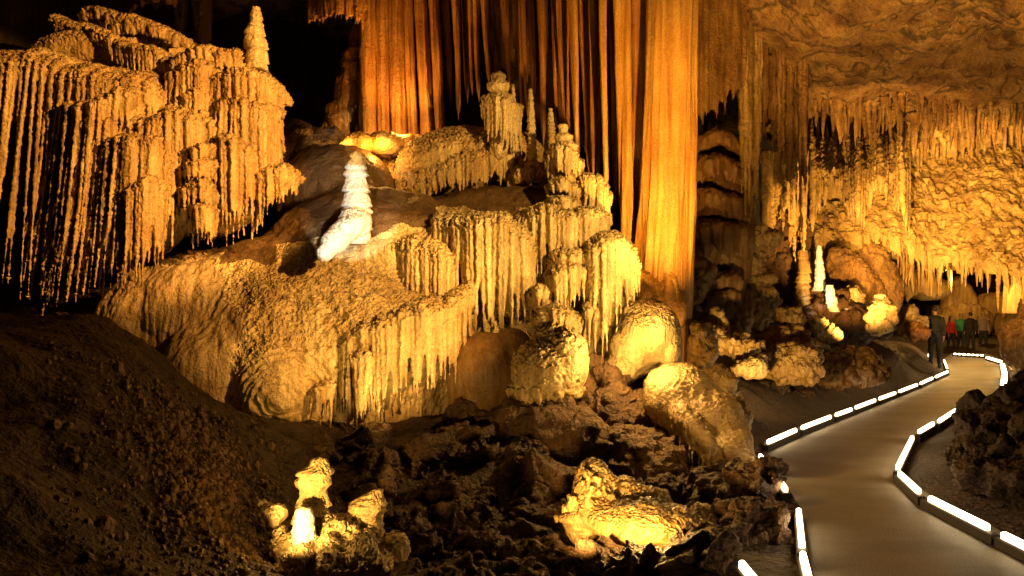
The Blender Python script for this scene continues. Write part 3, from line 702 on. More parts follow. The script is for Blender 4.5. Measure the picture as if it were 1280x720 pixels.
# boulders below the mound
sm = scal(.003, .004, 16., lump=.03, lf=2.)
rockthing('boulder', 'smooth rounded brown boulder under the right end of the fluted drapery', [(606, 472, 9.6, 50, 58, .5), (640, 440, 9.7, 30, 30, .4), (590, 500, 9.5, 30, 30, .35)], M['smooth'], .025, sm, smooth=8)
s = tier([(640, 484, 9.05, 14), (660, 490, 8.95, 18), (700, 490, 8.95, 18), (724, 480, 9.05, 14)], rise=10, back=.3, sp=7, r=3, seed=100, bead=.4, sheet=.5)
blob(s, 684, 468, 9.3, 46, 42, .42); blob(s, 688, 430, 9.45, 24, 22, .25); blob(s, 705, 455, 9.3, 30, 40, .35)
tag(link('boulder', remesh('boulder', s, .014, 4, lambda co, no: scal(.006, .024, 19.)(co, no * np.array([1, 1, 1]) ) + no * (.022 * ridged(co * 19, 1))[:, None]), M['cream'], origin=P(685, 510, 9.2)), 'pebbly-textured boulder with a short fringe beneath, right of the smooth round one', 'rock')
rockthing('boulder', 'brightly lit pale boulder at the foot of the tall column', [(812, 418, 9.9, 40, 44, .45), (790, 440, 9.9, 32, 34, .35), (775, 462, 9.8, 24, 20, .3), (835, 440, 9.8, 18, 24, .3), (800, 395, 10, 24, 20, .3)], M['cream'], .02, scal(.005, .012, 16., lump=.03, lf=3.), smooth=7)
s = Soup()
blob(s, 850, 500, 9.1, 50, 44, .5, ry=.4); blob(s, 884, 532, 8.85, 46, 46, .45, ry=.5); blob(s, 908, 565, 8.6, 32, 42, .4, ry=.4); blob(s, 924, 600, 8.4, 24, 40, .35, ry=.2); blob(s, 862, 570, 9., 40, 50, .45)
s = blend(s, .035, 14)
tier([(836, 500, 8.65, 18), (852, 515, 8.45, 45), (868, 532, 8.3, 60), (885, 556, 8.2, 40), (900, 575, 8.15, 26)], rise=10, back=.3, sp=7, r=3.6, seed=101, bead=.5, soup=s, jl=.5, sheet=.5)
tag(link('boulder', remesh('boulder', s, .016, 3, scal(.006, .014, 18., lump=.03, lf=3.)), M['tan'], origin=P(880, 600, 8.6)), 'long sloping boulder with ragged dripping edge beside the path bend', 'rock')

for lab_, bl_ in [('dark brown rock filling the gap between the pebbly and the brightly lit boulder', [(738, 492, 9.75, 46, 38, .35), (765, 520, 9.4, 50, 36, .35)]),
                  ('dark brown rock beneath the pebbly boulder', [(672, 528, 9.1, 62, 24, .35), (720, 545, 9., 44, 24, .3)]),
                  ('dark rough rock at the ragged left foot of the long sloping boulder', [(832, 590, 8.7, 44, 36, .35), (790, 570, 9., 44, 32, .35)])]:
    rockthing('rock', lab_, bl_, M['redrock'], .028, lambda co, no: scal(.015, .02, 12., lump=.08, lf=3.)(co, no), smooth=2, crag=26)

# lit rock right of bottom centre
s = Soup()
blob(s, 810, 660, 6.6, 82, 34, .42, ry=.15); blob(s, 860, 672, 6.5, 50, 30, .35, ry=.4); blob(s, 740, 615, 6.9, 26, 44, .22, ry=.12); blob(s, 725, 650, 6.8, 22, 30, .22)
blob(s, 780, 625, 6.9, 22, 30, .2); blob(s, 815, 630, 6.9, 26, 20, .2); blob(s, 880, 650, 6.8, 18, 20, .2); blob(s, 742, 585, 7., 8, 14, .08); blob(s, 876, 690, 6.4, 62, 34, .38, ry=.45); blob(s, 905, 712, 6.2, 40, 30, .3, ry=.5)
s = blend(s, .03, 6)
rg2 = np.random.RandomState(3)
for i in range(150):
    t_ = rg2.rand(); x = 700 + 190 * t_; top = 585 + 50 * min(1, abs(x - 742) / 50) + rg2.uniform(0, 45)
    blob(s, x + rg2.uniform(-6, 6), min(top, 650), 6.75 + rg2.uniform(-.15, .2), rg2.uniform(2.5, 6), rg2.uniform(3, 7), .035)
tag(link('flowstone_ledge', remesh('flowstone_ledge', s, .013, 2, scal(.006, .008, 20., lump=.025, lf=5)), M['gold'], origin=P(810, 695, 6.6)), 'glowing gold ledge with a knobbly crest, low right of centre beside the path', 'flowstone')

# bottom-left bright cluster
stalagmite('stalagmite', 'brightly lit stubby stalagmite of stacked blocks at the bottom left of centre',
           [(398, 572, 6.2, 8), (398, 582, 6.2, 11), (393, 588, 6.2, 19), (391, 602, 6.2, 21), (392, 612, 6.2, 16), (392, 640, 6.2, 21), (390, 670, 6.2, 22), (385, 715, 6.2, 30)], M['cream'], .13, 5, 11, rough=1.6)
stalagmite('stalagmite', 'squat barrel-shaped stalagmite with a tilted cap, right of the brightest bottom one',
           [(474, 611, 6.3, 5), (464, 622, 6.3, 14), (458, 630, 6.3, 22), (456, 655, 6.3, 22), (452, 690, 6.3, 24)], M['cream'], .08, 3, 12, rough=1.5)
stalagmite('stalagmite', 'small white-hot stump right in front of the lamp at the bottom left',
           [(380, 634, 5.85, 8), (380, 650, 5.85, 13), (381, 690, 5.85, 17), (383, 745, 5.85, 24)], M['white'], .05, 2, 13)
rockthing('rubble_heap', 'pale knobbly heap at the foot of the bottom stalagmites', [(430, 705, 5.85, 62, 30, .35), (425, 670, 6.1, 24, 20, .2), (350, 675, 6., 8, 16, .1), (356, 695, 5.9, 13, 20, .12), (345, 650, 6.1, 8, 10, .08), (372, 712, 5.6, 16, 22, .12), (490, 690, 6.1, 22, 18, .18), (441, 660, 6.2, 14, 14, .12)], M['cream'], .016, scal(.015, .02, 18., lump=.06, lf=6.))
rockthing('rock', 'small bright pointed rock by itself left of the bottom stalagmites', [(331, 640, 6.2, 9, 11, .07, {'ry': .5}), (326, 634, 6.2, 5, 8, .05)], M['cream'], .012, scal(.008, .01, lump=.03, lf=14), cat='rock')
rockthing('rock', 'tiny lit cone on the dark slope at the lower left', [(235, 546, 7.2, 7, 6, .06), (236, 538, 7.2, 4, 8, .04)], M['gold'], .012, scal(.008, .01, lump=.02, lf=14))

# ================================================================== RIGHT-HAND SIDE, MIDDLE DISTANCE
def P_tier(name, label, rows, m, base, vox=.035, cat='flowstone', body=(), **k):
    S = []
    for n, (pts, rise, sp, r) in enumerate(rows):
        S.append(('drapery', tier(pts, rise=rise, back=.5, sp=sp, r=r, seed=200 + n + int(base[0] * 7), jd=.06, **k)))
    s = Soup()
    for b_ in body: blob(s, *b_)
    if body: S.append(('body', s))
    return formation(name, label, cat, base, S, m, vox=vox, fn=scal(.012, .03, 9., lump=.03, lf=3.))
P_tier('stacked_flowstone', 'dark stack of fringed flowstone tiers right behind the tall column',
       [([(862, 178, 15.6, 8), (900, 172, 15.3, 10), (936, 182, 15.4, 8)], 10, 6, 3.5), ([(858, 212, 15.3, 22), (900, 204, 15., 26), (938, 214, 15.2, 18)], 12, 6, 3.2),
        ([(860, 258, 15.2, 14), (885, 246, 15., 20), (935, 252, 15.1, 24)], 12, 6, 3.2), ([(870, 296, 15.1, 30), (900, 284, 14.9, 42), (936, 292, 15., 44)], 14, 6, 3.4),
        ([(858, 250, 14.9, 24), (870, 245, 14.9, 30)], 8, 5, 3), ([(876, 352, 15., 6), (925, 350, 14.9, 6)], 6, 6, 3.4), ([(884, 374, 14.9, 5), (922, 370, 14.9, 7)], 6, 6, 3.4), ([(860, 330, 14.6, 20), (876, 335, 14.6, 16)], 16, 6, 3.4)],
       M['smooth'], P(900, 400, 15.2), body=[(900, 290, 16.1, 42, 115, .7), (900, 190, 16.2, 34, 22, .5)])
# ceiling-hung ribbed walls
s = Soup(); rg3 = np.random.RandomState(8)
for i in range(26):
    x = 868 + i * 2.5 + rg3.uniform(-1, 1); yb = 155 - 1.0 * abs(x - 882) + rg3.uniform(-12, 12); d = 14.4 + .2 * rg3.rand()
    s.tube([P(x, -80, d + .3), P(x, 40, d + .1), P(x, yb - 20, d), P(x, yb, d)], np.array([4, 4, 3, 1]) * d / F, 7)
blob(s, 898, 10, 15., 36, 80, .4)
tag(link('hanging_drapery', remesh('hanging_drapery', s, .03, 3, scal(.01, .01)), M['ceil'], origin=P(900, -20, 14.6)), 'brown ribbed drapery hanging from the ceiling immediately right of the tall column', 'drapery')
def ribs(name, label, x0, x1, n, ytop, yfun, d0, m, seed, vox=.03, wid=3.2, lean=0., back_=True):
    s = Soup(); q = np.random.RandomState(seed)
    for i in range(n):
        x = x0 + (x1 - x0) * i / (n - 1) + q.uniform(-1.5, 1.5); d = d0 + .25 * math.sin(i * .55 + seed) + q.uniform(-.15, .15); yb = yfun(x) + q.uniform(-22, 22)
        w = wid * q.uniform(.6, 1.5); L = yb - ytop
        pts = [P(x - lean * L * (1 - u), ytop + L * u, d + .25 * (1 - u) + .05 * math.sin(u * 9 + i)) for u in np.linspace(0, 1, 14)]
        s.tube(pts, np.array([w * (1.1 - .85 * u ** 2.2) * (1 + q.uniform(-.22, .22)) for u in np.linspace(0, 1, 14)]) * d / F, 7)
        if back_: s.tube([P(x, ytop, d + .4), P(x, ytop + L * .5, d + .3), P(x, ytop + L * .8, d + .3)], np.array([6, 5, 2.5]) * d / F, 6)
    return tag(link(name, remesh(name, s, vox, 1, scal(.015, .02, 12., lump=.02, lf=4)), m, origin=P((x0 + x1) / 2, ytop, d0)), label, 'drapery')
ribs('hanging_drapery', 'narrow brown drapery reaching lowest, between the stacked dark flowstone and the bright slab', 926, 948, 12, -80, lambda x: 300 - abs(x - 938) * 4, 15.3, M['far'], 3, wid=3.4)
ribs('hanging_drapery', 'broad brown folded drapery hanging from the ceiling at the left end of the ceiling slab', 944, 1006, 26, -80, lambda x: 215 + 40 * math.sin(x * .09), 16.4, M['ceil'], 4, wid=3.6)
ribs('hanging_drapery', 'lower brown fringe hanging over the dark hollow behind the rock pillar', 955, 1004, 20, 190, lambda x: 300 + 25 * math.sin(x * .14), 17.2, M['far'], 5, wid=3.)
# bright hanging slab
XS = np.linspace(985, 1480, 330); YS = np.linspace(140, 345, 190)
X, Y = np.meshgrid(XS, YS)
top = 168 - 42 * sst(1050, 1290, X); bot = 300 + 40 * sst(1050, 1280, X) + 8 * np.sin(X * .05)
u = (Y - YS[0]) / (YS[-1] - YS[0]); Yp = top + (bot - top) * u
dd = 21.5 - 1.5 * u - 2.0 * sst(1150, 1300, X) * u + 1.2 * (1 - u) ** 3
wp = np.stack([(X - HX) / F * dd, dd, CH + (HY - Yp) / F * dd], -1).reshape(-1, 3)
wl = wp @ np.array([[.85, 0, -.5], [0, 1, 0], [.5, 0, .85]])
n_ = .24 * fbm(wp * .6, 2) + .06 * fbm(wl * np.array([5, 1.5, 1.4]), 3) + .04 * ridged(wl * np.array([10, 2, 3.2]), 2) + .035 * fbm(wp * 12, 2)
wp[:, 1] -= n_
n0 = len(wp); nx = len(XS); ny = len(YS)
i = np.arange((ny - 1) * (nx - 1)); r = i // (nx - 1); c = i % (nx - 1); a = r * nx + c
fq = np.stack([a, a + nx, a + nx + 1, a + 1], 1).tolist()
# back and underside: extrude rim back
back = wp.copy().reshape(ny, nx, 3)
ub = back[-1].copy(); ub2 = ub + np.array([0, 3.5, .35]); tb = back[0].copy() + np.array([0, .9, 0.])
v = np.concatenate([wp, ub2, tb])
for q in range(nx - 1):
    fq.append(((ny - 1) * nx + q, n0 + q, n0 + q + 1, (ny - 1) * nx + q + 1))
    fq.append((q, q + 1, n0 + nx + q + 1, n0 + nx + q))
slab = link('ceiling_slab', newmesh('ceiling_slab', v, fq), M['far'], origin=P(1180, 150, 21))
tag(slab, 'great bright yellow slab of ceiling rock sloping down at the upper right', 'rock')
back = wp.reshape(ny, nx, 3)

# stalactites: prototypes, instanced over the slab and the ceiling fringe
def proto(seed, L=1., r=.055):
    rg = np.random.RandomState(seed); nv = 22; nu = 9
    t = np.linspace(0, 1, nv); w = r * (1.25 * (1 - t) ** .75 + .12) * (1 + .12 * np.sin(t * 23 + seed) + .1 * rg.normal(size=nv)); w[-1] = r * .1; w[0] *= 1.7; w[1] *= 1.25
    cx = .02 * np.sin(t * 5 + seed); an = np.arange(nu) / nu * TAU
    v = np.stack([cx[:, None] + w[:, None] * np.cos(an) * (1 + .2 * np.sin(3 * an + seed)), w[:, None] * np.sin(an), -L * t[:, None] + .08 + 0 * an], -1).reshape(-1, 3)
    f = [(j * nu + (i + 1) % nu, j * nu + i, j * nu + nu + i, j * nu + nu + (i + 1) % nu) for j in range(nv - 1) for i in range(nu)]
    f.append(tuple(range(nu))); f.append(tuple(range(nu * nv - 1, nu * nv - nu - 1, -1)))
    return newmesh('stalactite', v, f)
PR = [proto(i) for i in range(6)]
for p_ in PR: p_.materials.append(M['far'])
PRC = [p_.copy() for p_ in PR]
for p_ in PRC: p_.materials[0] = M['ceil']
def inst(me, loc, sx, sz, label, group, name='stalactite'):
    o = bpy.data.objects.new(name, me); COL.objects.link(o); o.location = Vector(loc); o.scale = (sx, sx, sz)
    o.rotation_euler = (0, 0, rg.uniform(0, 6)); return tag(o, label, 'stalactite', group)
LS = 'stalactite hanging from the lower edge of the bright ceiling slab'
LT = 'stalactite on the face of the bright ceiling slab'
LC = 'dark stalactite in the row hanging from the ceiling above the bright slab'
for i in range(80):
    x = 1000 + i * 3.8 + rg.uniform(-1, 1)
    ci = min(nx - 1, int((x - 985) / 495 * nx)); p = back[ny - 1 - rg.randint(0, 8), ci] + np.array([0, rg.uniform(-.05, 1.2), .1])
    inst(rg.choice(PR), p, rg.uniform(.55, 1.2), rg.uniform(.3, 1.0), LS, 'stalactites along the foot of the bright slab')
for i in range(60):
    ci = rg.randint(0, int(nx * .62)); ri = rg.randint(int(ny * .45), ny - 1)
    p = back[ri, ci] + np.array([0, -.02, .05])
    inst(rg.choice(PR), p, rg.uniform(.5, .9), rg.uniform(.3, .8), LT, 'stalactites on the bright slab')
for i in range(112):
    x = 985 + i * 2.8 + rg.uniform(-1, 1); d = 18.6 + rg.uniform(-.7, 1.2)
    wx = (x - HX) / F * d; z = float(ceil_z(np.array([wx]), np.array([d]))[0])
    inst(rg.choice(PRC), (wx, d, z), rg.uniform(.6, 1.4), rg.uniform(.35, 1.0), LC, 'stalactites on the ceiling above the slab')

s = Soup()
for i in range(2300):
    ci = rg.randint(0, int(nx * .66)); ri = rg.randint(2, ny - 2); p = back[ri, ci]; L_ = rg.uniform(.12, .5); w_ = rg.uniform(.016, .034)
    o1 = np.array([rg.uniform(-.02, .02) + .10 * L_, -rg.uniform(.03, .12), -L_])
    s.tube([p + np.array([0, .06, .1]), p + np.array([0, -.05, 0]), p + o1 * .6, p + o1], [w_ * 1.5, w_ * 1.5, w_, w_ * .45], 6)
o = link('fringe', remesh('fringe', s, .03, 1, scal(.01, .015)), M['far'], slab)
# rising ribs on the slab's top edge, shape standing for lit stalactite ends
s = Soup()
for i in range(120):
    x = 990 + i * 2.6 + rg.uniform(-1, 1); top_ = 168 - 42 * float(sst(1050, 1290, x)) - rg.uniform(-6, 22) ; d = 20.8 + rg.uniform(-.2, .4)
    s.tube([P(x, top_, d), P(x, top_ + 12, d), P(x + rg.uniform(-1, 1), top_ + 34, d - .3), P(x, top_ + 60, d + .2)], np.array([.6, 2.2, 3, 2]) * d / F, 6)
o = link('crest', remesh('crest', s, .035, 1, scal(.01, .02)), M['far'], origin=slab.location)
o.parent = slab; o.location = (0, 0, 0)

# brown ribbed wall beneath/left of the slab
s = Soup()
for i in range(46):
    x = 996 + i * 3.1; d = 19.2 + .5 * math.sin(i * .7); yb = 262 + 22 * math.sin(i * .31) + rg.uniform(-14, 18)
    s.tube([P(x, 175 + rg.uniform(-20, 25), d + .6), P(x, 215, d + .1), P(x, yb - 20, d - .1), P(x, yb, d)], np.array([2, 4, 3.2, .8]) * d / F, 6)
blob(s, 1060, 225, 21.0, 66, 46, .7)
tag(link('hanging_drapery', remesh('hanging_drapery', s, .04, 2, scal(.02, .03, 8)), M['far'], origin=P(1060, 180, 19.5)), 'dim brown drapery of ribs hanging over the small white stalagmites', 'drapery')

# small white stalagmites and neighbours
stalagmite('white_stalagmite', 'small thin white stalagmite glowing in the middle distance on the right', [(1024, 306, 18.5, 2), (1024, 325, 18.5, 5), (1025, 345, 18.5, 6), (1024, 364, 18.5, 8)], M['white'], .15, 5, 31, nu=20)
stalagmite('white_stalagmite', 'short white stalagmite just below and right of the thin white one', [(1037, 356, 18, 4), (1038, 368, 18, 6), (1041, 384, 18, 7), (1043, 390, 18, 6)], M['white'], .12, 3, 32, nu=20)
stalagmite('brown_stalagmite', 'orange brown stalagmite pillar left of the small white ones', [(1003, 312, 18.2, 5), (1005, 340, 18.2, 8), (1003, 365, 18.2, 9), (1003, 392, 18.2, 12)], M['far'], .18, 6, 33, nu=24)
rk2 = lambda co, no: scal(.015, .02, 12., lump=.06, lf=3.)(co, no) + no * (.035 * ridged(co * 6, 3))[:, None]
MID = [
 ('boulder', 'slanting smooth grey-brown slab behind the small white stalagmites', [(1072, 355, 19.5, 22, 52, .4, {'ry': -.65}), (1096, 350, 20.2, 24, 50, .5, {'ry': -.35})], 'ceil'),
 ('rock', 'pale glowing rock beside the hidden lamp behind the white stalagmites', [(1060, 376, 18.6, 16, 12, .25), (1050, 384, 18.4, 10, 8, .2)], 'cream'),
 ('knobbly_stalagmite', 'large knobbly yellow stalagmite lump right of the small white ones', [(1101, 400, 17, 14, 16, .2), (1100, 386, 17, 8, 9, .12), (1101, 377, 17, 3, 5, .05)] + [(1101 + 17 * math.cos(a_ * 2.4) * (a_ / 22) ** .5, 398 + 17 * math.sin(a_ * 2.4) * (a_ / 22) ** .5, 16.8, 4, 4, .07) for a_ in range(22)], 'cream'),
 ('boulder', 'brown mound under the small white stalagmites', [(1030, 398, 18.6, 34, 26, .6), (1060, 408, 18.4, 40, 20, .6), (1000, 410, 18.4, 24, 20, .5)], 'redrock'),
 ('boulder', 'squared yellow block on top of the rock pile left of centre right', [(986, 400, 15, 15, 10, .25), (984, 410, 15, 12, 6, .25)], 'gold'),
 ('boulder', 'flat golden block under the squared one', [(982, 419, 14.8, 24, 8, .35), (960, 430, 14.6, 14, 9, .3), (990, 432, 14.6, 30, 8, .4)], 'gold'),
 ('rock', 'pair of small bright yellow knobs right of the block pile', [(1024, 410, 15.4, 6, 10, .1), (1036, 418, 15.4, 9, 7, .12), (1030, 420, 15.4, 12, 5, .12)], 'cream'),
 ('rock', 'small upright orange rock standing on the dark ledge right of the tall column', [(895, 398, 13.6, 5, 10, .08), (896, 408, 13.6, 8, 7, .1)], 'gold'),
 ('boulder', 'long golden ledge sloping right from the foot of the lit boulder', [(905, 430, 13.2, 44, 10, .4, {'ry': .12}), (880, 420, 13.2, 20, 12, .3)], 'gold'),
 ('rock', 'bright yellow rough rock on the ledge, nearest the path bank', [(935, 461, 12.6, 20, 7, .2, {'ry': -.25}), (945, 455, 12.7, 10, 6, .12)], 'cream'),
 ('rock', 'bright yellow lump above the nearest bank rock', [(928, 443, 13, 9, 7, .12), (936, 440, 13, 7, 5, .1)], 'cream'),
 ('boulder', 'layered brown rock pile above the far bank', [(990, 448, 13.8, 32, 14, .4), (1000, 462, 13.6, 26, 14, .35), (975, 458, 13.7, 16, 16, .3)], 'gold'),
 ('boulder', 'low rounded brown rock between the pile and the path', [(1060, 458, 15.2, 30, 18, .5), (1045, 465, 15, 22, 14, .4), (1080, 466, 15, 26, 12, .4)], 'smooth'),
 ('rock', 'tiny pale upright stone on the bank by the path', [(1096, 452, 16.2, 4, 6, .06), (1093, 458, 16.2, 5, 4, .06)], 'cream'),
 ('rock', 'rough crumbly brown crust on the right flank of the long sloping boulder', [(872, 440, 11.6, 18, 30, .4), (900, 486, 10.6, 14, 24, .25), (922, 520, 9.9, 10, 20, .2)], 'gold'),
 ('boulder', 'pale angular boulder left of the dark figure', [(1140, 408, 24, 14, 12, .3), (1134, 396, 24.2, 8, 12, .3)], 'cream'),
 ('boulder', 'orange-lit rock low behind the dark figure', [(1144, 414, 23, 9, 9, .2)], 'orange'),
 ('boulder', 'large olive brown boulder at the right edge, right of the group of people', [(1300, 430, 21.5, 44, 40, .9, {'ry': -.4}), (1330, 400, 21.5, 50, 46, 1.)], 'ceil'),
 ('pillar', 'brown knobbly pillar carrying a pale capital left of the dark hollow', [(948, 370, 16.4, 16, 34, .35), (944, 335, 16.4, 10, 20, .25), (950, 300, 16.3, 16, 12, .3), (962, 298, 16.2, 12, 8, .2, {'ry': -.6}), (930, 388, 16.2, 8, 26, .2)], 'gold'),
 ('boulder', 'tall dark rock in the hollow left of the orange brown stalagmite pillar', [(974, 345, 19.3, 26, 52, .4), (985, 300, 19.4, 22, 50, .4)], 'redrock'),  # added to cover a grey patch with dark colour
 ('boulder', 'brown block low under the tall column, at the edge of the hollow', [(868, 345, 13.6, 18, 16, .4), (866, 362, 13.4, 12, 14, .3)], 'smooth'),
]
for nme, lab, bl, mm in MID:
    rockthing(nme, lab, bl, M[mm], .022 if bl[0][2] < 17 else .028, rk2, cat='rock', smooth=1 if mm != 'ceil' else 5, crag=0 if mm == 'ceil' else 34)

# far formations beyond the people
P_tier('far_flowstone', 'orange fringed flowstone lump above the head of the dark figure',
       [([(1132, 352, 31, 24), (1160, 344, 30.5, 26), (1176, 348, 30.6, 22)], 8, 4, 2.6)], M['far'], P(1160, 376, 32), vox=.07, body=[(1160, 362, 32, 30, 14, .8)])
P_tier('far_flowstone', 'far golden flowstone bank with fringe, behind and above the group of people',
       [([(1180, 372, 42, 26), (1206, 358, 41.6, 32), (1222, 374, 41.6, 20)], 14, 4, 2.6), ([(1218, 388, 42, 16), (1250, 376, 41.6, 20), (1290, 372, 41.6, 22), (1320, 372, 41.6, 22)], 10, 4, 2.8), ([(1176, 396, 41.5, 16), (1206, 390, 41.3, 18), (1240, 396, 41.5, 16)], 10, 4, 2.8)],
       M['far'], P(1220, 420, 43), vox=.07, body=[(1210, 405, 43.6, 50, 34, 1.), (1280, 400, 43, 60, 34, 1.2)])
for i in range(46):
    x = 1120 + i * 4 + rg.uniform(-1.5, 1.5); d = 30 + rg.uniform(-2, 2)
    p = P(x, 285, d)
    inst(rg.choice(PR), p, rg.uniform(1.2, 2.6), rg.uniform(1., 2.6), 'far stalactite hanging in the gap under the bright slab, above the people', 'far stalactites above the people')
column('far_column', 'thin far yellow column at the right edge above the people', [(1265, 270, 28, 5), (1265, 320, 28, 7), (1268, 360, 28, 10), (1270, 392, 28, 13)], M['far'], 1.2, 44., .2, nu=32, nv=50)

# ================================================================== RIGHT BANK ROCKS, PIT RUBBLE, SLOPE RUBBLE
def rockproto(seed, m):
    rg = np.random.RandomState(seed); s = Soup()
    for i in range(9): s.box(rg.uniform(-.55, .55, 3) * np.array([1, 1, .6]), rg.uniform(.2, .6, 3), rg)
    me = remesh('boulder', s, .05, 3, lambda co, no: no * (.12 * fbm(co * 2 + seed * 5, 3) + .03 * ridged(co * 4 + seed, 2) + .02 * fbm(co * 12, 2))[:, None]); me.materials.append(m); return me
RP = [rockproto(i, M['redrock']) for i in range(5)]; RB = [rockproto(10 + i, M['rock']) for i in range(4)]
def scatter_rock(me, x, y, s, label, group, up=.1, name='boulder'):
    z = float(ground_z(np.array([x]), np.array([y]))[0])
    o = bpy.data.objects.new(name, me); COL.objects.link(o); o.location = (x, y, z + s * up)
    o.scale = (s * rg.uniform(.8, 1.2), s * rg.uniform(.8, 1.2), s * rg.uniform(.7, 1.1)); o.rotation_euler = (rg.uniform(-.3, .3), rg.uniform(-.3, .3), rg.uniform(0, 6))
    return tag(o, label, 'rock', group)
for i in range(190):
    px = rg.uniform(410, 900); d = rg.uniform(5.4, 9.5); x = (px - HX) / F * d
    scatter_rock(rg.choice(RP), x, d, .07 * math.exp(rg.uniform(0, 1.35)), 'dim red-brown boulder in the dark pit below the flowstone mound', 'boulders in the dark pit')
for i in range(60):
    px = rg.uniform(1150, 1420); d = rg.uniform(6.6, 10.2); x = (px - HX) / F * d
    if dist_poly(np.array([x]), np.array([d]))[0] < .45: continue
    scatter_rock(rg.choice(RB), x, d, rg.uniform(.15, .34), 'dark boulder on the bank right of the path', 'dark boulders right of the path', up=.12)
for i in range(50):
    px = rg.uniform(905, 1130); d = rg.uniform(10.8, 16.5); x = (px - HX) / F * d
    if dist_poly(np.array([x]), np.array([d]))[0] < .7: continue
    scatter_rock(rg.choice(RB), x, d, rg.uniform(.06, .2), 'small brown stone on the dark bank left of the path', 'stones on the bank left of the path')
for i, (px, d, s_) in enumerate([(945, 7.4, .30), (925, 6.7, .28), (965, 6.5, .18), (905, 7.6, .3), (960, 8.4, .18), (945, 6.1, .2)]):
    scatter_rock(rg.choice(RP), (px - HX) / F * d, d, s_, 'rough brown boulder wedged between the glowing ledge and the path', 'boulders by the near path edge', up=.3)

# rubble on the left slope: uncountable crumbs
rg4 = np.random.RandomState(12); s = Soup(); tv, tf = _ico(7, 5)
for i in range(3400):
    if i % 4: px = rg4.normal(255, 50); d = rg4.normal(6.6, .55)
    else: px = rg4.uniform(60, 420); d = rg4.uniform(4.3, 7.5)
    if d < 4: continue
    x = (px - HX) / F * d
    r_ = min(.07, .012 * math.exp(.55 * rg4.normal())); s.add(tv * rg4.uniform(.75, 1.25, 3) * r_ + rg4.normal(size=(len(tv), 3)) * r_ * .10 + np.array([x, d, 0]), tf)
V = np.concatenate(s.v); k = len(tv); cs = V.reshape(-1, k, 3).mean(1)
gz = ground_z(cs[:, 0], cs[:, 1]); V[:, 2] += np.repeat(gz + .008, k)
o = link('rubble', newmesh('rubble', V, s.f, False), M['smooth']); tag(o, 'loose stone crumbs scattered over the dark slope at the lower left', 'rubble', kind='stuff')

# ================================================================== PATH LIGHTS
def strip(a, b, z=.115, w=.023, group=None, label=None):
    """a, b: pixels of the lit strip's ends, standing at height z on the kerb"""
    d0 = F * (CH - z) / (a[1] - HY); d1 = F * (CH - z) / (b[1] - HY)
    A = np.array([(a[0] - HX) / F * d0, d0]); B = np.array([(b[0] - HX) / F * d1, d1])
    t = B - A; L = np.linalg.norm(t); t /= L; n = np.array([-t[1], t[0]])
    def box(l0, l1, hw, z0, z1, bev=.008):
        v = []
        for zz, ww, e_ in ((z0, hw, 0), (z1 - bev, hw, 0), (z1, hw - bev, bev)):
            for s1, s2 in ((l0 + e_, -ww), (l1 - e_, -ww), (l1 - e_, ww), (l0 + e_, ww)):
                p = A + t * s1 + n * s2; v.append((p[0], p[1], zz))
        f = [(3, 2, 1, 0), (8, 9, 10, 11)]
        for k_ in (0, 4):
            for i_ in range(4): f.append((k_ + i_, k_ + (i_ + 1) % 4, k_ + 4 + (i_ + 1) % 4, k_ + 4 + i_))
        return [tuple(map(float, q)) for q in v], f
    e_ = empty('path_light', (*((A + B) / 2), 0), label, 'path light', group)
    v, f = box(-.01, L + .01, w + .008, -.05, z - .047); link('kerb_block', newmesh('kerb_block', v, f, False), M['kerb'], e_)
    v, f = box(.045 + .06 * (L > 1), L - .045 - .06 * (L > 1), w - .006, z - .045, z, .010); link('diffuser', newmesh('diffuser', v, f, False), M['diff'], e_)
    return e_
near = [((1012, 722), (1003, 686)), ((1003, 681), (998, 631)), ((983, 609), (973, 595)), ((966, 589), (949, 565))]
farl = [((957, 551), (997, 534)), ((1000, 533), (1040, 518)), ((1043, 517), (1066, 509)), ((1068, 508), (1095, 498)), ((1098, 497), (1120, 489)), ((1123, 488), (1147, 479)), ((1150, 478), (1166, 471)), ((1169, 470), (1185, 463))]
rgt = [((1197, 509), (1172, 525)), ((1168, 526), (1147, 538)), ((1141, 543), (1121, 583)), ((1122, 586), (1152, 613)), ((1156, 616), (1244, 659)), ((1250, 662), (1300, 686))]
farr = [((1254, 479), (1256, 468)), ((1256, 466), (1253, 454)), ((1251, 451), (1234, 446))]
for i, (a, b) in enumerate(near): strip(a, b, label='light strip on the near left path edge, %s' % ['cut by the picture bottom', 'second from the bottom', 'shortest one at the bend', 'nearest the dark corner'][i])
for a, b in farl: strip(a, b, label='light strip in the straight row along the far left path edge', group='light strips along the far left path edge')
for i, (a, b) in enumerate(rgt): strip(a, b, label='light strip on the right path edge, ' + ['farthest, half behind the dark bank', 'short one just before the inner bend', 'running along the inner bend', 'slanting away right after the bend', 'longest of all', 'cut off by the right picture edge'][i])
for a, b in farr: strip(a, b, w=.06, label='small bright light strip on the distant right path edge', group='light strips on the distant right path edge')
for i in range(7):
    x = 1192 + i * 5.6; strip((x, 441.5 + .3 * i), (x + 3.6, 441.7 + .3 * i), w=.05, label='tiny light in the row at the far end of the path', group='lights across the far end of the path')
strip((1180, 449), (1184, 459), label='small light strip at the feet of the dark figure')
strip((1158, 437), (1162, 446), label='single light glowing left of the dark figure')
strip((925, 697), (946, 722), z=.12, label='light strip alone between the rocks at the bottom, left of the path')

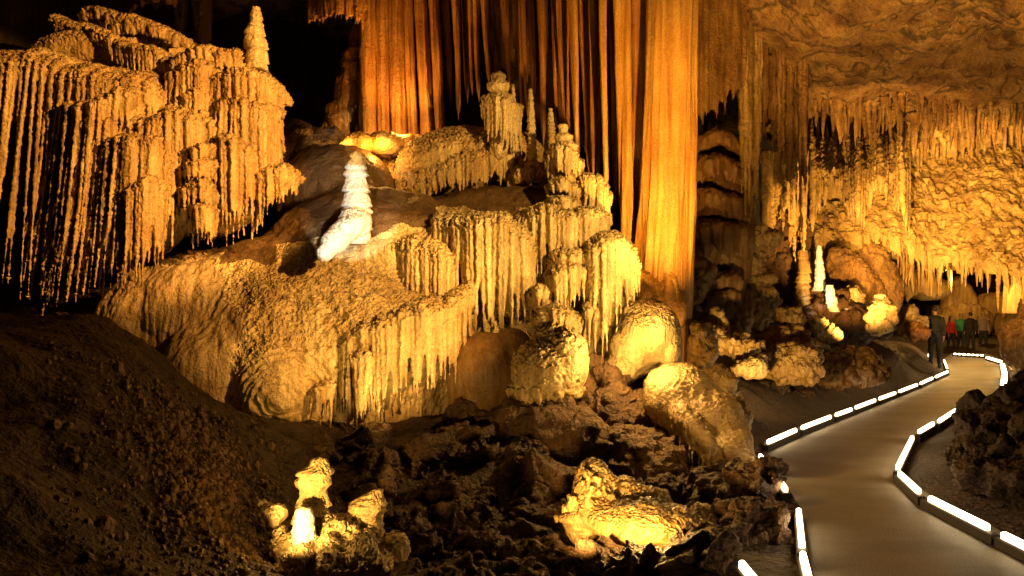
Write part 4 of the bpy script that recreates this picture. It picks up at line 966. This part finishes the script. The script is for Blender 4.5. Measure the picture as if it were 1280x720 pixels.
# ================================================================== PEOPLE
def person(px, py_feet, d, h, yaw, top, bottom, label, hair='hair', stride=.12, longhair=False, z0=0.):
    base = np.array([(px - HX) / F * d, d, z0]); K = h / 1.75
    ca, sa = math.cos(yaw), math.sin(yaw)
    def W(x, y, z): return base + np.array([ca * x - sa * y, sa * x + ca * y, z]) * K
    e_ = empty('person', base, label, 'person')
    # body (front is -y)
    b = Soup()
    for sd in (-1, 1):
        st = stride * sd
        b.tube([W(.09 * sd, 0, .92), W(.10 * sd, -st * .5, .5), W(.10 * sd, -st + .02, .09)], np.array([.085, .056, .038]) * K, 10)
        b.tube([W(.10 * sd, -st + .07, .035), W(.10 * sd, -st - .04, .045), W(.105 * sd, -st - .15, .03)], np.array([.038, .042, .03]) * K, 8)
        b.tube([W(.17 * sd, .01, 1.42), W(.23 * sd, .03, 1.14), W(.22 * sd, -.06 - st * .3, .88)], np.array([.052, .04, .028]) * K, 8)
        hc = W(.22 * sd, -.072 - st * .3, .838); b.ell(hc, (.02 * K, .04 * K, .05 * K))
        for j, (fy, fl) in enumerate([(-.03, .07), (-.01, .08), (.01, .075), (.028, .06)]):
            b.tube([hc + W(0, fy, -.03) - base, hc + W(-.006 * sd, fy, -.03 - fl * .6) - base, hc + W(-.02 * sd, fy, -.03 - fl) - base], np.array([.010, .009, .008]) * K, 6)
        b.tube([hc + W(-.01 * sd, -.03, .015) - base, hc + W(-.02 * sd, -.06, -.01) - base, hc + W(-.025 * sd, -.065, -.035) - base], np.array([.011, .010, .008]) * K, 6)
    b.ell(W(0, 0, .95), (.155 * K, .11 * K, .12 * K)); b.ell(W(0, 0, 1.12), (.14 * K, .10 * K, .18 * K)); b.ell(W(0, .0, 1.33), (.175 * K, .115 * K, .16 * K))
    b.tube([W(0, .01, 1.42), W(0, 0, 1.56)], np.array([.06, .052]) * K, 10)
    b.ell(W(0, -.01, 1.635), (.072 * K, .092 * K, .112 * K)); b.ell(W(0, -.045, 1.575), (.045 * K, .045 * K, .04 * K))
    b.tube([W(0, -.09, 1.655), W(0, -.115, 1.615)], np.array([.009, .016]) * K, 6)
    for sd in (-1, 1): b.ell(W(.074 * sd, 0, 1.63), (.012 * K, .02 * K, .032 * K))
    me = remesh('body', b, .012, 2); o = link('body', me, M['skin'], e_)
    # clothes
    c = Soup()
    c.ell(W(0, 0, 1.14), (.172 * K, .135 * K, .22 * K)); c.ell(W(0, 0, 1.33), (.205 * K, .14 * K, .175 * K)); c.ell(W(0, 0, .98), (.18 * K, .14 * K, .12 * K))
    for sd in (-1, 1):
        st = stride * sd; c.tube([W(.17 * sd, .01, 1.42), W(.235 * sd, .03, 1.14), W(.225 * sd, -.055 - st * .3, .90)], np.array([.07, .06, .045]) * K, 9)
    link('jacket', remesh('jacket', c, .018, 3, scal(.004, 0, lump=.012, lf=7)), M[top], e_)
    c = Soup(); c.ell(W(0, 0, .93), (.168 * K, .125 * K, .13 * K))
    for sd in (-1, 1):
        st = stride * sd; c.tube([W(.09 * sd, 0, .9), W(.10 * sd, -st * .5, .5), W(.10 * sd, -st + .03, .10)], np.array([.105, .078, .06]) * K, 9)
    link('trousers', remesh('trousers', c, .018, 2, scal(.004, 0, lump=.01, lf=7)), M[bottom], e_)
    c = Soup(); c.ell(W(0, .018, 1.665), (.083 * K, .095 * K, .095 * K))
    if longhair: c.ell(W(0, .06, 1.54), (.085 * K, .05 * K, .14 * K))
    link('hair', remesh('hair', c, .014, 2, scal(.006, 0)), M[hair], e_)
    for sd in (-1, 1):
        c = Soup(); st = stride * sd
        c.tube([W(.10 * sd, -st + .08, .04), W(.10 * sd, -st - .05, .05), W(.105 * sd, -st - .17, .035)], np.array([.05, .054, .04]) * K, 8)
        link('shoe', remesh('shoe', c, .014, 2), M['black'], e_)
    return e_
person(1169, 458, 25.6, 1.80, math.radians(160), 'black', 'black', 'dark silhouetted visitor walking on the left edge of the path, seen from behind', z0=0.)
person(1189, 443, 36.5, 1.50, math.radians(20), 'red', 'black', 'visitor in a red top at the far end of the path', longhair=True)
person(1201, 441, 37.5, 1.62, math.radians(-20), 'green', 'jeans', 'visitor in a green top, right of the one in red')
person(1213, 441, 37.0, 1.66, math.radians(170), 'black', 'black', 'visitor in black, between the green and the grey tops')
person(1229, 441, 38.0, 1.64, math.radians(-10), 'grey', 'black', 'visitor in a grey top, rightmost of the far group')

# ================================================================== LIGHTS
def spot(src, tgt, power, ang, col=(1, .62, .28), size=.12, blend=.5):
    l = bpy.data.lights.new('floodlight', 'SPOT'); l.energy = power; l.color = col; l.spot_size = math.radians(ang); l.spot_blend = blend; l.shadow_soft_size = size
    o = bpy.data.objects.new('floodlight', l); COL.objects.link(o); o.location = Vector(src)
    o.rotation_euler = (Vector(tgt) - Vector(src)).to_track_quat('-Z', 'Y').to_euler(); return o
def point(src, power, col=(1, .6, .25), size=.08):
    l = bpy.data.lights.new('lamp', 'POINT'); l.energy = power; l.color = col; l.shadow_soft_size = size
    o = bpy.data.objects.new('lamp', l); COL.objects.link(o); o.location = Vector(src); return o
AM = (1, .52, .12); YE = (1, .60, .16); OR = (1, .47, .08)
spot((2.6, 4.2, 5.0), P(175, 175, 10), 7800, 27, (1, .50, .115), .05, .35)          # left curtain
spot((3.3, 4.6, 4.0), P(438, 375, 9.6), 4200, 25, AM, .04, .7)         # mound
spot((3.4, 5.0, 3.6), P(642, 262, 10.8), 2900, 32, YE, .04, .4)         # right tiers
spot(P(478, 540, 8.35), P(482, 440, 9.), 60, 110, YE, .05, .8)
spot((-1.2, 5.5, 1.4), P(436, 268, 9.8), 1150, 14, (1, .89, .72), .03, .15)   # white stalagmite
point(P(472, 188, 11.7), 22, OR, .05)
point(P(500, 160, 12.2), 26, OR, .05)
spot(P(492, 158, 11.9), P(500, 20, 12.7), 230, 95, OR, .05, .8)
spot(P(700, 380, 8.), P(560, 60, 12.7), 90, 34, OR, .05, .8)
point(P(425, 180, 11.8), 8, YE, .04)
spot(P(908, 455, 7.6), P(836, 190, 11.5), 2900, 46, OR, .06, .8)  # added fill that evens out the light along the tall column
point(P(838, 425, 10.75), 10, (1, .5, .1), .05)
point(P(800, 425, 8.8), 120, YE, .05)
spot((2.0, 6., 3.6), P(885, 520, 8.6), 300, 24, YE, .05, .6)
spot(P(330, 690, 4.9), P(410, 612, 6.2), 300, 42, YE, .03, .6)
point(P(366, 650, 5.65), 5, YE, .03)
point(P(815, 655, 6.05), 26, YE, .04)
spot(P(700, 680, 5.6), P(780, 600, 6.9), 260, 60, YE, .04)
spot(P(420, 600, 5.), P(255, 590, 6.6), 12, 30, AM, .05, .8)
# right hall
spot((4.0, 10.0, 2.0), P(1205, 285, 20), 13500, 27, AM, .08, .45)
spot(P(1180, 430, 15.0), P(1225, 235, 20), 2200, 50, YE, .08, .9)
spot(P(1075, 436, 14.2), P(1060, 225, 19.5), 3400, 58, AM, .08, .6)
spot(P(1010, 480, 10.5), P(1170, 25, 14), 2600, 56, AM, .15, .6)
point(P(1058, 388, 18.0), 35, YE, .05)
spot(P(1012, 415, 17.2), P(1028, 350, 18.3), 70, 34, (1, .93, .75), .04, .3)
spot(P(930, 500, 10.5), P(985, 420, 15), 500, 50, YE, .06, .6)
point(P(1190, 350, 28), 300, AM, .2)
point(P(1212, 362, 33.5), 110, AM, .2)  # added light that makes the far visitors show up
point(P(1215, 350, 39.5), 180, AM, .2)
point(P(1260, 350, 27), 300, AM, .2)

w = bpy.data.worlds.new('World'); SC.world = w; w.use_nodes = True
w.node_tree.nodes['Background'].inputs[0].default_value = (.9, .45, .2, 1); w.node_tree.nodes['Background'].inputs[1].default_value = .0015
SC.view_settings.view_transform = 'Standard'; SC.view_settings.look = 'None'; SC.view_settings.exposure = 0
SC.cycles.use_denoising = True; SC.cycles.max_bounces = 3; SC.cycles.diffuse_bounces = 1; SC.cycles.glossy_bounces = 1; SC.cycles.sample_clamp_indirect = 4
